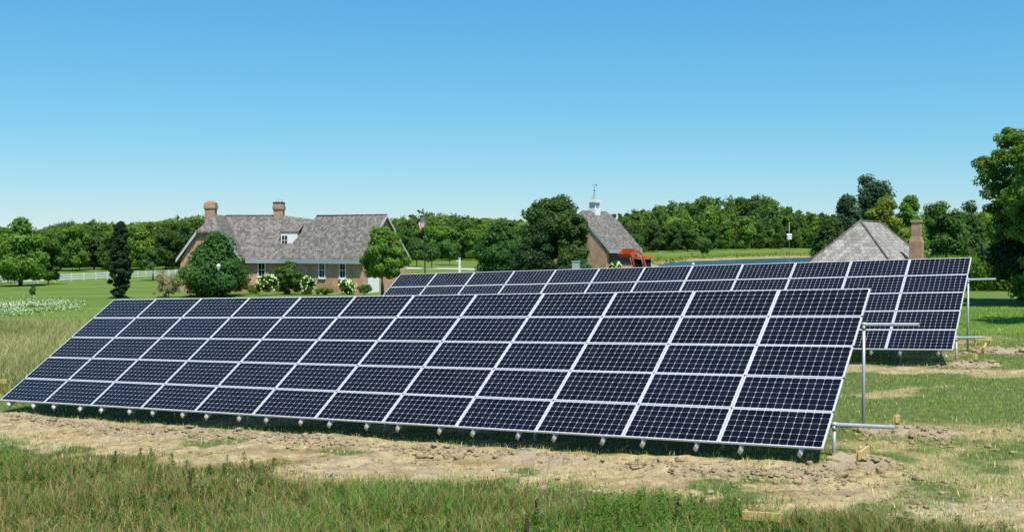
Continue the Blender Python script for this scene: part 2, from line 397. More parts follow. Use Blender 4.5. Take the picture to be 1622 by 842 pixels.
def m_ground():
    m, n, p = mat('field_ground')
    co = objco(n)
    def att(k): return N(n, 'ShaderNodeAttribute', attribute_name=k).outputs['Fac']
    n1 = noise(n, co, .45, 6, .6); n2 = noise(n, co, 4.0, 6, .7); n3 = noise(n, co, 22, 4, .7)
    mixn = mth(n, 'ADD', mth(n, 'MULTIPLY', n2, .6), mth(n, 'MULTIPLY', n3, .4))
    g = ramp(n, mixn, [(.30, (.045, .062, .018)), (.5, (.105, .128, .038)), (.66, (.19, .19, .07)), (.80, (.31, .27, .125))])
    sc = N(n, 'ShaderNodeMapping'); sc.inputs['Scale'].default_value = (.035, .35, 1); sc.inputs['Rotation'].default_value = (0, 0, .12); n.links.new(co, sc.inputs[0])
    st = noise(n, sc.outputs[0], 1.0, 4)
    lw = ramp(n, mth(n, 'ADD', mth(n, 'MULTIPLY', st, .55), mth(n, 'MULTIPLY', mixn, .45)), [(.34, (.070, .125, .020)), (.5, (.115, .178, .032)), (.66, (.18, .225, .048))])
    g = mixc(n, att('lawn'), g, lw)
    dry = ramp(n, mixn, [(.3, (.16, .135, .055)), (.5, (.31, .255, .12)), (.72, (.47, .385, .21))])
    jd = mth(n, 'ADD', att('dry'), mth(n, 'MULTIPLY', mth(n, 'SUBTRACT', mixn, .5), 1.1))
    g = mixc(n, ramp(n, jd, [(.28, (0, 0, 0)), (.72, (1, 1, 1))]), g, dry)
    fl = ramp(n, mth(n, 'ADD', mth(n, 'MULTIPLY', n1, .5), mth(n, 'MULTIPLY', mixn, .5)), [(.3, (.09, .095, .035)), (.5, (.19, .175, .075)), (.7, (.29, .255, .125))])
    g = mixc(n, att('field'), g, fl)
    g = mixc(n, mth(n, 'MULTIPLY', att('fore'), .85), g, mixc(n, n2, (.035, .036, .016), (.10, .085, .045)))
    dirt = ramp(n, mth(n, 'ADD', mth(n, 'MULTIPLY', n2, .55), mth(n, 'MULTIPLY', n3, .45)), [(.32, (.12, .085, .045)), (.46, (.31, .235, .115)), (.56, (.44, .345, .18)), (.70, (.58, .475, .275))])
    rt = N(n, 'ShaderNodeMapping'); rt.inputs['Rotation'].default_value = (0, 0, .534); rt.inputs['Scale'].default_value = (.22, 2.1, 1); n.links.new(co, rt.inputs[0])
    dirt = mixc(n, 1.0, dirt, ramp(n, noise(n, rt.outputs[0], 1.0, 5, .65), [(.34, (.62, .60, .56)), (.5, (.98, .97, .95)), (.68, (1.16, 1.15, 1.12))]), 'MULTIPLY')
    grey = mixc(n, ramp(n, n1, [(.45, (0, 0, 0)), (.66, (.4, .4, .4))]), dirt, (.36, .31, .24))
    jd2 = mth(n, 'ADD', att('dirt'), mth(n, 'MULTIPLY', mth(n, 'SUBTRACT', mixn, .5), .9))
    g = mixc(n, ramp(n, jd2, [(.32, (0, 0, 0)), (.66, (1, 1, 1))]), g, grey)
    g = mixc(n, mth(n, 'MULTIPLY', att('mound'), .75), g, mixc(n, n3, (.23, .18, .125), (.42, .345, .25)))
    n.links.new(g, p.inputs['Base Color'])
    p.inputs['Roughness'].default_value = .95; p.inputs['Specular IOR Level'].default_value = .1
    bump(n, p, mth(n, 'ADD', n3, n2), .55, .05)
    return m
M['ground'] = m_ground()

def build_ground():
    t = np.concatenate([np.linspace(-1.3, -.42, 60)[:-1], np.linspace(-.42, .42, 620), np.linspace(.42, 1.3, 60)[1:]])
    ys = [-40.0]
    while ys[-1] < 11: ys.append(ys[-1]+1.0)
    while ys[-1] < 30: ys.append(ys[-1]+.075)
    while ys[-1] < 2400: ys.append(ys[-1]+max(.075, (ys[-1]-30)*.0085+.075))
    ys = np.array(ys); TT, YY = np.meshgrid(t, ys)
    X = (TT*(YY+44)).ravel(); Y = YY.ravel()
    Z = ground(X, Y, True)
    nx, ny = len(t), len(ys); i = np.arange((ny-1)*(nx-1)); r, c = i//(nx-1), i % (nx-1)
    q = np.stack([r*nx+c, r*nx+c+1, (r+1)*nx+c+1, (r+1)*nx+c], 1)
    mk = masks(X, Y)
    pdist = in_pond(X, Y)+(fbm(X, Y, 8, 3, 5)-.5)*6; mk['dry'] = np.maximum(mk['dry'], .95*(1-sst(2.0, 6.5, pdist)))
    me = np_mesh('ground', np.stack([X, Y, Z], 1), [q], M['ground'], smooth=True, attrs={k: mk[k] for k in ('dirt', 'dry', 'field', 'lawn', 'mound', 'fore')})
    tag(link(bpy.data.objects.new('ground', me)), kind='structure')
build_ground()

# pond water
def m_water():
    m, n, p = mat('pond_water')
    p.inputs['Base Color'].default_value = (.02, .05, .075, 1); p.inputs['Roughness'].default_value = .16
    mp = N(n, 'ShaderNodeMapping'); mp.inputs['Scale'].default_value = (.5, 1.6, 1); n.links.new(objco(n), mp.inputs[0])
    bump(n, p, noise(n, mp.outputs[0], .9, 3), 1.0, .55)
    return m
wb = MB(); wb.add([(15, 105, WATER+ZC), (140, 105, WATER+ZC), (140, 340, WATER+ZC), (15, 340, WATER+ZC)], [(0, 1, 2, 3)])
tag(wb.build('pond', m_water()), kind='structure')

# pale gravel drive beyond the flagpole
def ribbon(name, pts, wd, m, lift=.05):
    P = []
    for i in range(len(pts)-1):
        for k in range(12):
            f = k/12; P.append((pts[i][0]*(1-f)+pts[i+1][0]*f, pts[i][1]*(1-f)+pts[i+1][1]*f))
    P.append(pts[-1]); vs = []; fs = []
    for i, p in enumerate(P):
        a = P[max(0, i-1)]; b = P[min(len(P)-1, i+1)]; d = Vector((b[0]-a[0], b[1]-a[1], 0)).normalized(); s = Vector((-d.y, d.x, 0))
        for k in (-1, -.33, .33, 1):
            x, y = p[0]+s.x*k*wd/2, p[1]+s.y*k*wd/2; vs.append((x, y, gz(x, y)+lift))
    for i in range(len(P)-1):
        for k in range(3): fs.append((i*4+k, (i+1)*4+k, (i+1)*4+k+1, i*4+k+1))
    return tag(MB().add(vs, fs).build(name, m), kind='structure')
ribbon('gravel_drive', [(-30, 190), (-17, 178), (-7, 172), (0, 163), (4, 150), (9, 139)], 4.2, M['road'], .07)

# ------------------------------------------------------------------ solar arrays
def panel_mesh():
    w, h = PW-.02, PH-.018          # local: x along the row, y up the slope, z out of the face
    cs = (w-.06)/12; cs2 = (h-.05)/6
    me = bpy.data.meshes.new('solar_panel')
    me.from_pydata([(.004,.004,0),(w-.004,.004,0),(w-.004,h-.004,0),(.004,h-.004,0),(.004,.004,-.006),(w-.004,.004,-.006),(w-.004,h-.004,-.006),(.004,h-.004,-.006)], [],
                   [(0,1,2,3),(7,6,5,4)])
    me.materials.append(M['cells']); me.materials.append(M['white'])
    uv = me.uv_layers.new(name='UVMap')
    for p in me.polygons:
        for li in p.loop_indices:
            co = me.vertices[me.loops[li].vertex_index].co
            uv.data[li].uv = ((co.x-.03)/cs, (co.y-.025)/cs2)
    me.polygons[1].material_index = 1
    f = MB(); t = .0105; z0, z1 = -.038, .003
    f.box((0, 0, z0), (w, t, z1)); f.box((0, h-t, z0), (w, h, z1))
    f.box((0, t, z0), (t, h-t, z1)); f.box((w-t, t, z0), (w, h-t, z1))
    return me, f
def build_array(ps, label, legcols, group):
    o, u, v, nn, h = ps
    root = thing('solar_array', label, 'solar array', o, 0, group)
    Rm = Matrix((u, v, nn)).transposed()
    R4 = Rm.to_4x4()
    def L(a, b, c=0): return u*a + v*b + nn*c       # array frame -> world offset from the root
    global PANEL
    if PANEL is None:
        me, f = panel_mesh()
        p0 = bpy.data.objects.new('solar_panel', me); link(p0, root)
        fr = f.build('frame', M['frame'], p0)
        PANEL = (me, fr.data); first = p0
    else: first = None
    for c in range(COLS):
        for r in range(ROWS):
            if c == 0 and r == 0 and first is not None: p = first
            else:
                p = bpy.data.objects.new('solar_panel', PANEL[0]); link(p, root)
                link(bpy.data.objects.new('frame', PANEL[1]), p)
            j = Matrix.Rotation(random.uniform(-.0022, .0022), 4, 'X') @ Matrix.Rotation(random.uniform(-.0015, .0015), 4, 'Y')
            p.matrix_local = Matrix.Translation(L(c*PW+.01+random.uniform(-.003, .003), r*PH+.009, random.uniform(-.003, .003))) @ R4 @ j
    # tilted rails, square tube on edge, two under every column
    for c in range(COLS):
        for f in (.215, .775):
            a = c*PW+f*PW+random.uniform(-.02, .02)
            b = MB(); e0 = -.085-random.uniform(0, .02); e1 = ROWS*PH+.06
            s = .05; n_ = 4
            vs = []
            for bb in (e0, e1):
                for (da, dc) in ((s, 0), (0, s*1.5), (-s, 0), (0, -s*1.5)): vs.append(L(a+da, bb, -.040-s*1.5+dc))
            b.add(vs, [(0, 1, 5, 4), (1, 2, 6, 5), (2, 3, 7, 6), (3, 0, 4, 7), (3, 2, 1, 0), (4, 5, 6, 7)])
            b.build('rail', M['rail'], root)
            # hook that clamps the rail end to the frame
            k = MB(); k.box((-.014, -.02, -.06), (.014, -.004, .006), 0, Matrix.Translation(L(a, 0, 0)) @ R4)
            k.box((-.014, -.02, .005), (.014, .012, .010), 0, Matrix.Translation(L(a, 0, 0)) @ R4)
            k.build('end_clamp', M['rail'], root)
    # pipes running the length of the row, and legs
    off = -.040-.15-.048
    for b_, nm in ((.92, 'low'), (4.02, 'high')):
        p = MB(); p.tube([L(-.22, b_, off), L(COLS*PW+(1.07 if ps is FRONT else .80), b_, off)], .038, 14)
        p.build('support_pipe', M['galv'], root)
        for c in legcols:
            q = L(c*PW, b_, off); wx = o+q; g = gz(wx.x, wx.y)-o.z
            if g > q.z-.1: continue
            lg = MB(); lg.tube([(q.x, q.y, q.z-.035), (q.x, q.y, g-.35)], .034, 12)
            l = lg.build('leg', M['galv'], root)
            cl = MB(); cl.tube([(q.x, q.y, q.z-.03), (q.x, q.y, q.z-.11)], .043, 12); cl.tube([L(c*PW-.06, b_, off), L(c*PW+.05, b_, off)], .046, 12)
            cl.build('pipe_fitting', M['galv'], l)
    # mid clamps where four panels meet
    for c in range(COLS+1):
        k = MB()
        for r in range(1, ROWS): k.box((-.012, -.02, -.03), (.012, .02, .008), 0, Matrix.Translation(L(c*PW + (-.012 if c == COLS else .012 if c == 0 else 0), r*PH, 0)) @ R4)
        k.build('panel_clamp', M['black'], root)
    return root
PANEL = None
build_array(FRONT, 'long ground mounted array of dark blue solar panels nearest the camera', (.25, 2.35, 4.5, 6.7, 8.75, 10.9, 11.99), 'rows of solar panels')
build_array(REAR, 'second row of solar panels standing behind the front row, partly hidden by it', (.25, 2.5, 4.7, 7.0, 9.2, 11.15, 11.98), 'rows of solar panels')

# ------------------------------------------------------------------ foliage
def unit(v): return v/(np.linalg.norm(v, axis=1, keepdims=True)+1e-9)
def leaf_quads(C, nrm, size, col, rng, aspect=.62):
    n = len(C); t = unit(np.cross(nrm, rng.normal(size=(n, 3)))); b = np.cross(nrm, t)
    s = (np.asarray(size)*np.ones(n))[:, None]
    bend = nrm*s*.18
    V = np.stack([C-t*s, C+b*s*aspect-bend, C+t*s, C-b*s*aspect-bend], 1).reshape(-1, 3)
    return V, np.arange(4*n).reshape(n, 4), np.repeat(col, 4, 0)
def env_points(kind, n, H, Rr, z0, rng):
    """clump centres filling a crown"""
    t = rng.random(n)
    th = rng.random(n)*2*np.pi
    if kind == 'round':
        k = 9; ld = unit(rng.normal(size=(k, 3))+np.array([0, 0, .1])); ls = rng.uniform(.34, .52, k); lobe = ld*rng.uniform(.45, .66, k)[:, None]
        i = rng.integers(0, k, n); d = unit(rng.normal(size=(n, 3))); rr = rng.random(n)**.42
        q = lobe[i]+d*(rr*ls[i])[:, None]
        q /= np.array([np.quantile(np.hypot(q[:,0], q[:,1]), .97)]*2+[max(.3, np.quantile(q[:,2], .985))]) if n > 8 else 1
        q[:,2] = np.maximum(q[:,2], -1)
        core = rng.random(n) < .25; q[core] = d[core]*(rr[core]*.55)[:, None]
        return np.stack([q[:,0]*Rr, q[:,1]*Rr, z0+(H-z0)*(.5+.5*q[:,2])], 1)
    if kind == 'egg':        # wide low, narrower to the top
        z = t**1.15; prof = np.sin(np.pi*np.clip(z*.80+.17, 0, 1))**.8
        k = 11; la = rng.random(k)*6.283; lz = (np.arange(k)+rng.random(k))/k; amp = np.ones(n)*.70
        for j in range(k): amp = np.maximum(amp, .70+.36*np.exp(-((np.angle(np.exp(1j*(th-la[j])))/.62)**2+((z-lz[j])/.10)**2)))
        rr = rng.random(n)**.5*prof*Rr*amp
        return np.stack([np.cos(th)*rr, np.sin(th)*rr, z0+(H-z0)*z], 1)
    if kind == 'pyramid':
        z = 1-t**.58; prof = (1-z)**.62*np.clip((z+.05)/.16, .3, 1)**.5; tier = .80+.22*np.sin(z*23+th*2)
        rr = rng.random(n)**.5*prof*tier*Rr
        return np.stack([np.cos(th)*rr, np.sin(th)*rr, z0+(H-z0)*z], 1)
    if kind == 'cone':
        z = 1-(1-t)**.62 if False else 1-np.sqrt(1-t)
        prof = (1-z)**.85*.97+.05
        tier = .78+.22*np.cos(z*44)
        rr = (rng.random(n)**.45)*prof*tier*Rr
        return np.stack([np.cos(th)*rr, np.sin(th)*rr, z0+(H-z0)*z], 1)
    if kind == 'column':
        z = t; prof = np.clip(np.minimum((z+.02)/.22, 1), .35, 1)**.7*np.clip((1.04-z)/.45, 0, 1)**.35*(1-.25*z)
        rr = rng.random(n)**.45*prof*Rr
        return np.stack([np.cos(th)*rr, np.sin(th)*rr, z0+(H-z0)*z], 1)
def crown_arrays(kind, H, Rr, z0, nc, nl, rc, leaf, cols, rng, flat=.75, updir=.35):
    C = env_points(kind, nc, H-rc*.6, max(.05, Rr-rc*.8), z0+rc*.5, rng)
    rcs = rc*rng.uniform(.6, 1.25, nc)
    if kind == 'cone': rcs *= np.clip(1.25-(C[:,2]-z0)/(H-z0), .35, 1)
    d = unit(rng.normal(size=(nc*nl, 3)))
    ci = np.repeat(np.arange(nc), nl)
    rad = rng.random(nc*nl)**.4
    off = d*(rcs[ci]*rad)[:, None]; off[:, 2] *= flat
    P = C[ci]+off
    out = P.copy(); out[:, 2] -= z0+(H-z0)*.4; out = unit(out)
    nrm = unit(d*.7+out*.5+rng.normal(size=d.shape)*.55+np.array([0, 0, updir]))
    c0, c1 = np.array(cols[0]), np.array(cols[1])
    f = np.clip(.5*rng.random(nc)[ci]+.5*rng.random(nc*nl), 0, 1)[:, None]
    col = c0*(1-f)+c1*f
    size = leaf*rng.uniform(.65, 1.3, nc*nl)
    V, Q, K = leaf_quads(P, nrm, size, col, rng)
    return V, Q, K, C
GREEN = {'mid': ((.026, .058, .012), (.075, .125, .022)), 'bright': ((.040, .090, .014), (.115, .185, .028)), 'dark': ((.020, .050, .013), (.058, .108, .024)),
         'deep': ((.010, .026, .010), (.026, .052, .016)), 'yellow': ((.06, .10, .015), (.16, .20, .03)), 'blue': ((.020, .050, .024), (.055, .100, .045)), 'pale': ((.14, .14, .07), (.26, .24, .13))}
def crown_mesh(name, kind, H, Rr, z0, nc, nl, rc, leaf, cols, seed, **k):
    rng = np.random.default_rng(seed)
    V, Q, K, C = crown_arrays(kind, H, Rr, z0, nc, nl, rc, leaf, GREEN[cols], rng, **k)
    return np_mesh(name, V, [Q], M['leaf'], col=K), C
def trunk_mb(H, r, C, seed, nlimb=9, lean=.0):
    rng = random.Random(seed); b = MB()
    top = H*.8
    pts = [Vector((rng.uniform(-1, 1)*.03*H*(k/5), rng.uniform(-1, 1)*.03*H*(k/5), top*k/5)) for k in range(6)]
    pts[0].z = -.25
    b.tube(pts, [r*1.25, r, r*.82, r*.62, r*.42, r*.18], 9)
    idx = list(range(len(C))); rng.shuffle(idx)
    for i in idx[:nlimb]:
        e = Vector(C[i]); z = min(top*.9, max(.5, e.z*.62)); k = min(4, int(z/top*5)); f = z/top*5-k
        s = pts[k].lerp(pts[k+1], f); mid = s.lerp(e, .5)+Vector((0, 0, .06*H))
        b.tube([s, mid, e], [r*.42, r*.25, r*.08], 6)
    return b
def tree(name, label, px, Y, top, wpx, base_frac, kind, cols, leaf, nc, nl, seed, group=None, cat='tree', rc=None, trunk_r=None, limbs=9, xs=1.0, z=None, **k):
    """a tree standing at depth Y whose crown's top and width match the photograph"""
    p = PX(px, 400, Y); g = gz(p.x, p.y) if z is None else z
    H = PX(px, top, Y).z-g; Rr = wpx*Y/FPX/2
    root = thing(name, label, cat, (p.x, p.y, g), 0, group)
    rc = (rc or Rr*.34)*.82
    me, C = crown_mesh('crown', kind, H, Rr*1.04, H*base_frac, int(nc*1.25), int(nl*1.25), rc, leaf*.86, cols, seed, **k)
    link(bpy.data.objects.new('crown', me), root)
    trunk_mb(H, trunk_r or max(.07, H*.022), C, seed, limbs).build('trunk', M['bark'], root)
    return root

# trees one can point at
tree('shade_tree', 'tall bright green tree with pointed top at the left edge, before the white fence', 32, 128, 336, 112, .07, 'pyramid', 'bright', .21, 75, 210, 1, trunk_r=.22)
tree('shade_tree', 'green tree cut off by the left edge of the photo', -30, 132, 346, 84, .12, 'egg', 'mid', .22, 60, 170, 2)
tree('shade_tree', 'low broad tree to the right of the pointed tree, before the white fence', 76, 133, 374, 66, .10, 'round', 'mid', .22, 55, 170, 3)
tree('columnar_evergreen', 'dark narrow columnar evergreen on the lawn at the left', 190, 98, 351, 41, -.03, 'column', 'deep', .12, 150, 130, 4, cat='evergreen tree', rc=.34, trunk_r=.1, limbs=0)
tree('shade_tree', 'small round tree with bare dark trunk standing at the white fence', 242, 146, 392, 42, .30, 'round', 'dark', .2, 40, 120, 5)
tree('shrub', 'pale thin leaved young shrub on the lawn left of the house', 267, 100, 429, 46, .0, 'round', 'pale', .09, 44, 60, 6, cat='shrub', limbs=16, trunk_r=.05)
tree('shade_tree', 'large dense dark tree in front of the left gable of the house', 341, 101, 364, 142, .03, 'pyramid', 'dark', .17, 140, 200, 7, trunk_r=.2)
tree('shade_tree', 'airy tree with visible trunk before the right gable of the house', 606, 98, 358, 98, .25, 'egg', 'bright', .16, 80, 150, 8, trunk_r=.13, rc=.75)
tree('shrub', 'rounded green shrub between two white hydrangeas at the house wall', 457, 104, 415, 50, .02, 'round', 'mid', .12, 60, 130, 9, cat='shrub', trunk_r=.05, limbs=10)
tree('shade_tree', 'big dark leafy tree in front of the brick barn', 873, 112, 311, 98, .30, 'round', 'dark', .18, 130, 190, 10, trunk_r=.24, rc=1.25)
tree('shade_tree', 'lower dark tree right of the big tree, across the barn gable', 908, 110, 344, 76, .14, 'round', 'dark', .18, 60, 150, 110, rc=.9)
tree('shade_tree', 'low spreading dark tree at the foot of the big barn tree', 846, 109, 372, 74, .02, 'round', 'deep', .18, 70, 150, 111, rc=1.0)
tree('shade_tree', 'mid green bushy tree left of the big barn tree', 790, 130, 352, 96, .04, 'egg', 'dark', .2, 100, 170, 11, trunk_r=.2)
tree('shrub', 'low grey green shrub at the foot of the barn gable', 920, 105, 412, 60, .0, 'round', 'blue', .13, 40, 110, 12, cat='shrub', limbs=4, trunk_r=.04)
for i, (px, Y, top, wd, c) in enumerate([(660, 186, 378, 36, 'mid'), (712, 192, 381, 40, 'mid'), (684, 176, 386, 34, 'dark')]):
    tree('young_tree', ['small round lawn tree left of the flagpole foot', 'small round lawn tree standing nearest the white post', 'small round lawn tree just right of the flagpole'][i], px, Y, top, wd, .33, 'round', c, .24, 40, 110, 20+i, group='small trees along the drive', rc=1.1)
tree('shade_tree', 'lone round tree on the far grassy bank of the pond', 1113, 262, 375, 32, .22, 'round', 'mid', .3, 40, 120, 26, rc=1.3)
tree('sapling', 'tiny staked sapling on the lawn near the white flowers', 50, 84, 452, 14, .45, 'round', 'mid', .08, 12, 40, 27, cat='sapling', rc=.14, trunk_r=.02, limbs=5)
tree('shrub', 'low green shrub beside the big dark tree at the house wall', 402, 105, 449, 36, .0, 'round', 'mid', .09, 34, 80, 13, cat='shrub', limbs=3, trunk_r=.03)
tree('shrub', 'low spreading shrub below the two tall windows of the house wing', 516, 103.5, 453, 34, .0, 'round', 'yellow', .08, 30, 70, 14, cat='shrub', limbs=3, trunk_r=.03)
tree('shrub', 'low green shrub between the smaller hydrangea and the airy tree', 578, 103, 450, 30, .0, 'round', 'mid', .08, 30, 70, 15, cat='shrub', limbs=3, trunk_r=.03)
# right hand side
tree('shade_tree', 'tall grey green tree rising behind the pavilion roof', 1384, 190, 280, 70, .16, 'round', 'blue', .26, 110, 170, 30, trunk_r=.3, rc=1.9)
tree('shade_tree', 'grey green tree left of the tall one behind the pavilion', 1341, 180, 306, 64, .10, 'egg', 'blue', .26, 80, 160, 31, rc=1.6)
tree('shade_tree', 'dark bushy tree at the pond side, left of the pavilion roof', 1318, 140, 344, 84, .0, 'egg', 'dark', .22, 90, 160, 32, rc=1.3)
tree('shade_tree', 'yellow green tree directly behind the pavilion ridge', 1398, 110, 322, 84, .08, 'round', 'yellow', .18, 90, 160, 33, rc=1.0)
tree('shade_tree', 'bright green tree between the pavilion ridge and its chimney', 1442, 116, 308, 64, .08, 'egg', 'bright', .18, 80, 160, 34, rc=.95)
tree('shade_tree', 'mid green tree behind and to the right of the brick chimney', 1494, 125, 320, 76, .04, 'round', 'mid', .2, 90, 160, 35, rc=1.2)
tree('shade_tree', 'dark rounded tree beyond the corn, next to the big pine', 1530, 130, 328, 66, .0, 'round', 'dark', .2, 80, 160, 36, rc=1.2)
tree('pine_tree', 'big dark pine filling the right edge of the photo', 1688, 62, 168, 280, .03, 'round', 'bright', .115, 460, 190, 40, cat='pine tree', rc=.72, trunk_r=.27, limbs=46, flat=.6)
tree('shade_tree', 'lower dense tree under the big pine at the right edge', 1618, 66, 330, 112, .14, 'round', 'deep', .14, 130, 170, 41, rc=.8)

for px_, y_, sd_ in ((1762, 46, 42), (1788, 58, 43)):  # two unseen trees, added to cast shade on the lawn
    tree('shade_tree', 'unseen green tree added outside the right edge to shade the lawn', px_, y_, 190, 240, .2, 'round', 'mid', .2, 80, 160, sd_, rc=.9, group='unseen trees added outside the right edge')

# the wood: individual trees of its near edge, shared meshes
kinds = []
for i, (kd, cols, H, Rr) in enumerate([('round', 'mid', 11, 4.6), ('egg', 'bright', 12, 4.4), ('egg', 'dark', 13, 4.8), ('round', 'bright', 10, 4.8), ('round', 'dark', 12, 5.2), ('egg', 'mid', 14, 5)]):
    me, C = crown_mesh('crown', kd, H, Rr, H*.06, 60, 110, Rr*.33, .36, cols, 60+i)
    tm = trunk_mb(H, .2, C, 60+i, 6).build('trunk', M['bark'])
    kinds.append((me, tm.data, H)); bpy.data.objects.remove(tm)
def wood_tree(px, Y, top, k, label, group):
    p = PX(px, 400, Y); g = gz(p.x, p.y); h = PX(px, top, Y).z-g; s = h/kinds[k][2]
    r = thing('woodland_tree', label, 'tree', (p.x, p.y, g), random.uniform(0, 6.28), group)
    sx = s*random.uniform(.9, 1.15); r.scale = (sx, sx, s)
    link(bpy.data.objects.new('crown', kinds[k][0]), r); link(bpy.data.objects.new('trunk', kinds[k][1]), r)
EDGE = [('tree in the edge of the wood beyond the white rail fence', 'wood edge beyond the white fence', [(95,200,362),(118,196,356),(146,205,354),(172,200,372),(205,204,360),(228,198,366),(262,200,358),(285,206,352),(308,200,350)]),
        ('tree in the edge of the wood between house and big barn tree', 'wood edge behind the drive', [(622,235,356),(648,228,362),(672,240,350),(700,232,358),(728,238,352),(752,228,360),(775,236,354),(812,232,356),(838,240,352)]),
        ('tree in the edge of the wood across the pond', 'wood edge across the pond', [(1010,290,360),(1036,298,352),(1064,300,358),(1090,305,350),(1122,312,356),(1150,318,352),(1178,322,346),(1204,330,354),(1232,338,350),(1262,345,348),(1290,350,352)])]
for lb, gp, L_ in EDGE:
    for (px, Y, top) in L_: wood_tree(px+random.uniform(-4, 4), Y, top+random.uniform(-4, 4), random.randrange(6), lb, gp)
wood_tree(1190, 395, 311, 2, 'tall broad tree standing above the hilltop wood', None)

# the rest of the wood, one mass
def build_wood():
    rng = np.random.default_rng(99); Vs = []; Qs = []; Ks = []; base = 0
    prof = np.array([(-600,352),(-120,352),(60,364),(90,354),(150,350),(200,356),(250,348),(290,342),(330,348),(440,345),(500,350),(620,346),(680,339),(740,342),(800,346),(860,350),(980,345),(1010,333),(1040,324),(1100,316),(1150,315),(1210,312),(1250,330),(1300,338),(1360,336),(1450,340),(1540,334),(1700,332),(2300,334)])
    n = 0; cand = []
    for px in np.arange(-500, 2200, 9.0):
        for Y in (222, 250, 285, 325, 370, 420, 490):
            cand.append((px+rng.uniform(-9, 9), Y+rng.uniform(-20, 20), Y))
    under = set()
    for px in np.arange(-80, 1690, 6.0):
        e = 216 if px < 330 else 246 if px < 960 else 303+max(0, px-1000)*.19 if px < 1330 else 220
        for k_ in range(2): cand.append((px+rng.uniform(-4, 4), e+rng.uniform(0, 9), -1))
    for px, Y, row in cand:
        if px < -60 or px > 1690:
            if rng.random() < .5: continue
        if 960 < px < 1330 and Y < 300+max(0, px-1000)*.19: continue
        if 560 < px < 960 and Y < 245: continue
        if px < 330 and Y < 212: continue
        if px >= 1330 and Y < 215: continue
        x = (px-811)/FPX*Y
        if in_pond(np.array([x]), np.array([Y]))[0] < 10: continue
        g = gz(x, Y); top = np.interp(px, prof[:, 0], prof[:, 1])
        zt = PX(px, top, Y).z
        H = rng.uniform(8.5, 14) if row > 0 else rng.uniform(5.0, 7.2)
        if H > zt-g-.3: H = max(5.0, (zt-g)*rng.uniform(.9, 1.0))
        elif row >= 415: H = min(17, (zt-g)*rng.uniform(.96, 1.12)) if zt-g < 24 else H
        if H < 5: continue
        cols = ('mid', 'bright', 'dark', 'mid', 'mid', 'bright', 'bright', 'dark')[rng.integers(8)]
        far = Y > 300
        V, Q, K, _ = crown_arrays('egg' if rng.random() < .5 else 'round', H, H*rng.uniform(.33, .46), H*.0, 20 if far else 30, 28 if far else 44, H*.14, .55 if far else .40, GREEN[cols], rng)
        K = K*rng.uniform(.85, 1.25)
        V[:, 0] += x; V[:, 1] += Y; V[:, 2] += g
        Vs.append(V); Qs.append(Q+base); Ks.append(K); base += len(V); n += 1
    me = np_mesh('far_wood', np.concatenate(Vs), [np.concatenate(Qs)], M['leaf'], col=np.concatenate(Ks))
    o = link(bpy.data.objects.new('far_wood', me)); tag(o, 'dense green wood covering the distance and the low hill', 'wood', kind='stuff')
    print('wood trees', n, 'quads', base//4)
build_wood()

# corn right of the pavilion
def strip_plants(name, label, cat, pts, hgt, n, cols, leaf, seed, wd):
    rng = np.random.default_rng(seed); t = rng.random(n); i = np.minimum((t*(len(pts)-1)).astype(int), len(pts)-2); f = t*(len(pts)-1)-i
    P = np.array(pts, float); B = P[i]*(1-f[:, None])+P[i+1]*f[:, None]
    B[:, 1] += rng.uniform(-wd, wd, n); z = ground(B[:, 0], B[:, 1])
    C = np.stack([B[:, 0], B[:, 1], z+hgt*rng.random(n)**.7], 1)
    nrm = unit(rng.normal(size=(n, 3))+np.array([0, -.3, .5])); c0, c1 = (np.array(c) for c in GREEN[cols])
    fr = rng.random(n)[:, None]
    V, Q, K = leaf_quads(C, nrm, leaf*rng.uniform(.6, 1.3, n), c0*(1-fr)+c1*fr, rng, .28)
    me = np_mesh(name, V, [Q], M['leaf'], col=K); return tag(link(bpy.data.objects.new(name, me)), label, cat, kind='stuff')
strip_plants('corn_rows', 'band of tall green corn between the chimney and the big pine', 'corn', [(PX(1455, 400, 92).x, 92), (PX(1570, 400, 88).x, 88), (PX(1700, 400, 86).x, 86)], 2.6, 9000, 'bright', .34, 71, 7)
strip_plants('pond_reeds', 'reeds and rough grass along the far shore of the pond', 'reeds', [(25, 196), (40, 247), (59, 284), (74, 307), (92, 333)], 1.0, 1500, 'yellow', .34, 72, 2.2)

# white flowers in the lawn
def flowers():
    rng = np.random.default_rng(5); n = 5200
    px = rng.uniform(-60, 140, n)*.75+rng.uniform(-20, 35, n); Y = rng.normal(85, 5.0, n)+(fbm(px, px*0, 40, 2, 4)-.5)*8
    x = (px-811)/FPX*Y
    keep = fbm(x, Y, 2.2, 3, 8) > .45+.10*sst(-34, -28, x); x, Y = x[keep], Y[keep]; n = len(x)
    C = np.stack([x, Y, ground(x, Y)+rng.uniform(.05, .24, n)], 1)
    V, Q, K = leaf_quads(C, unit(rng.normal(size=(n, 3))*.5+np.array([0, -.4, 1])), rng.uniform(.015, .036, n), np.tile([[.62, .62, .54]], (n, 1)), rng, .9)
    n2 = 9000; i = rng.integers(0, n, n2); C2 = C[i]+rng.normal(size=(n2, 3))*np.array([.3, .3, .04]); C2[:, 2] -= .1
    c0, c1 = (np.array(c) for c in GREEN['bright']); f = rng.random(n2)[:, None]
    V2, Q2, K2 = leaf_quads(C2, unit(rng.normal(size=(n2, 3))), rng.uniform(.05, .11, n2), c0*(1-f)+c1*f, rng, .35)
    me = np_mesh('white_flowers', np.concatenate([V, V2]), [np.concatenate([Q, Q2+len(V)])], M['leaf'], col=np.concatenate([K, K2]))
    tag(link(bpy.data.objects.new('white_flowers', me)), 'drift of white wildflowers in the lawn at the left', 'flowers', kind='stuff')
flowers()

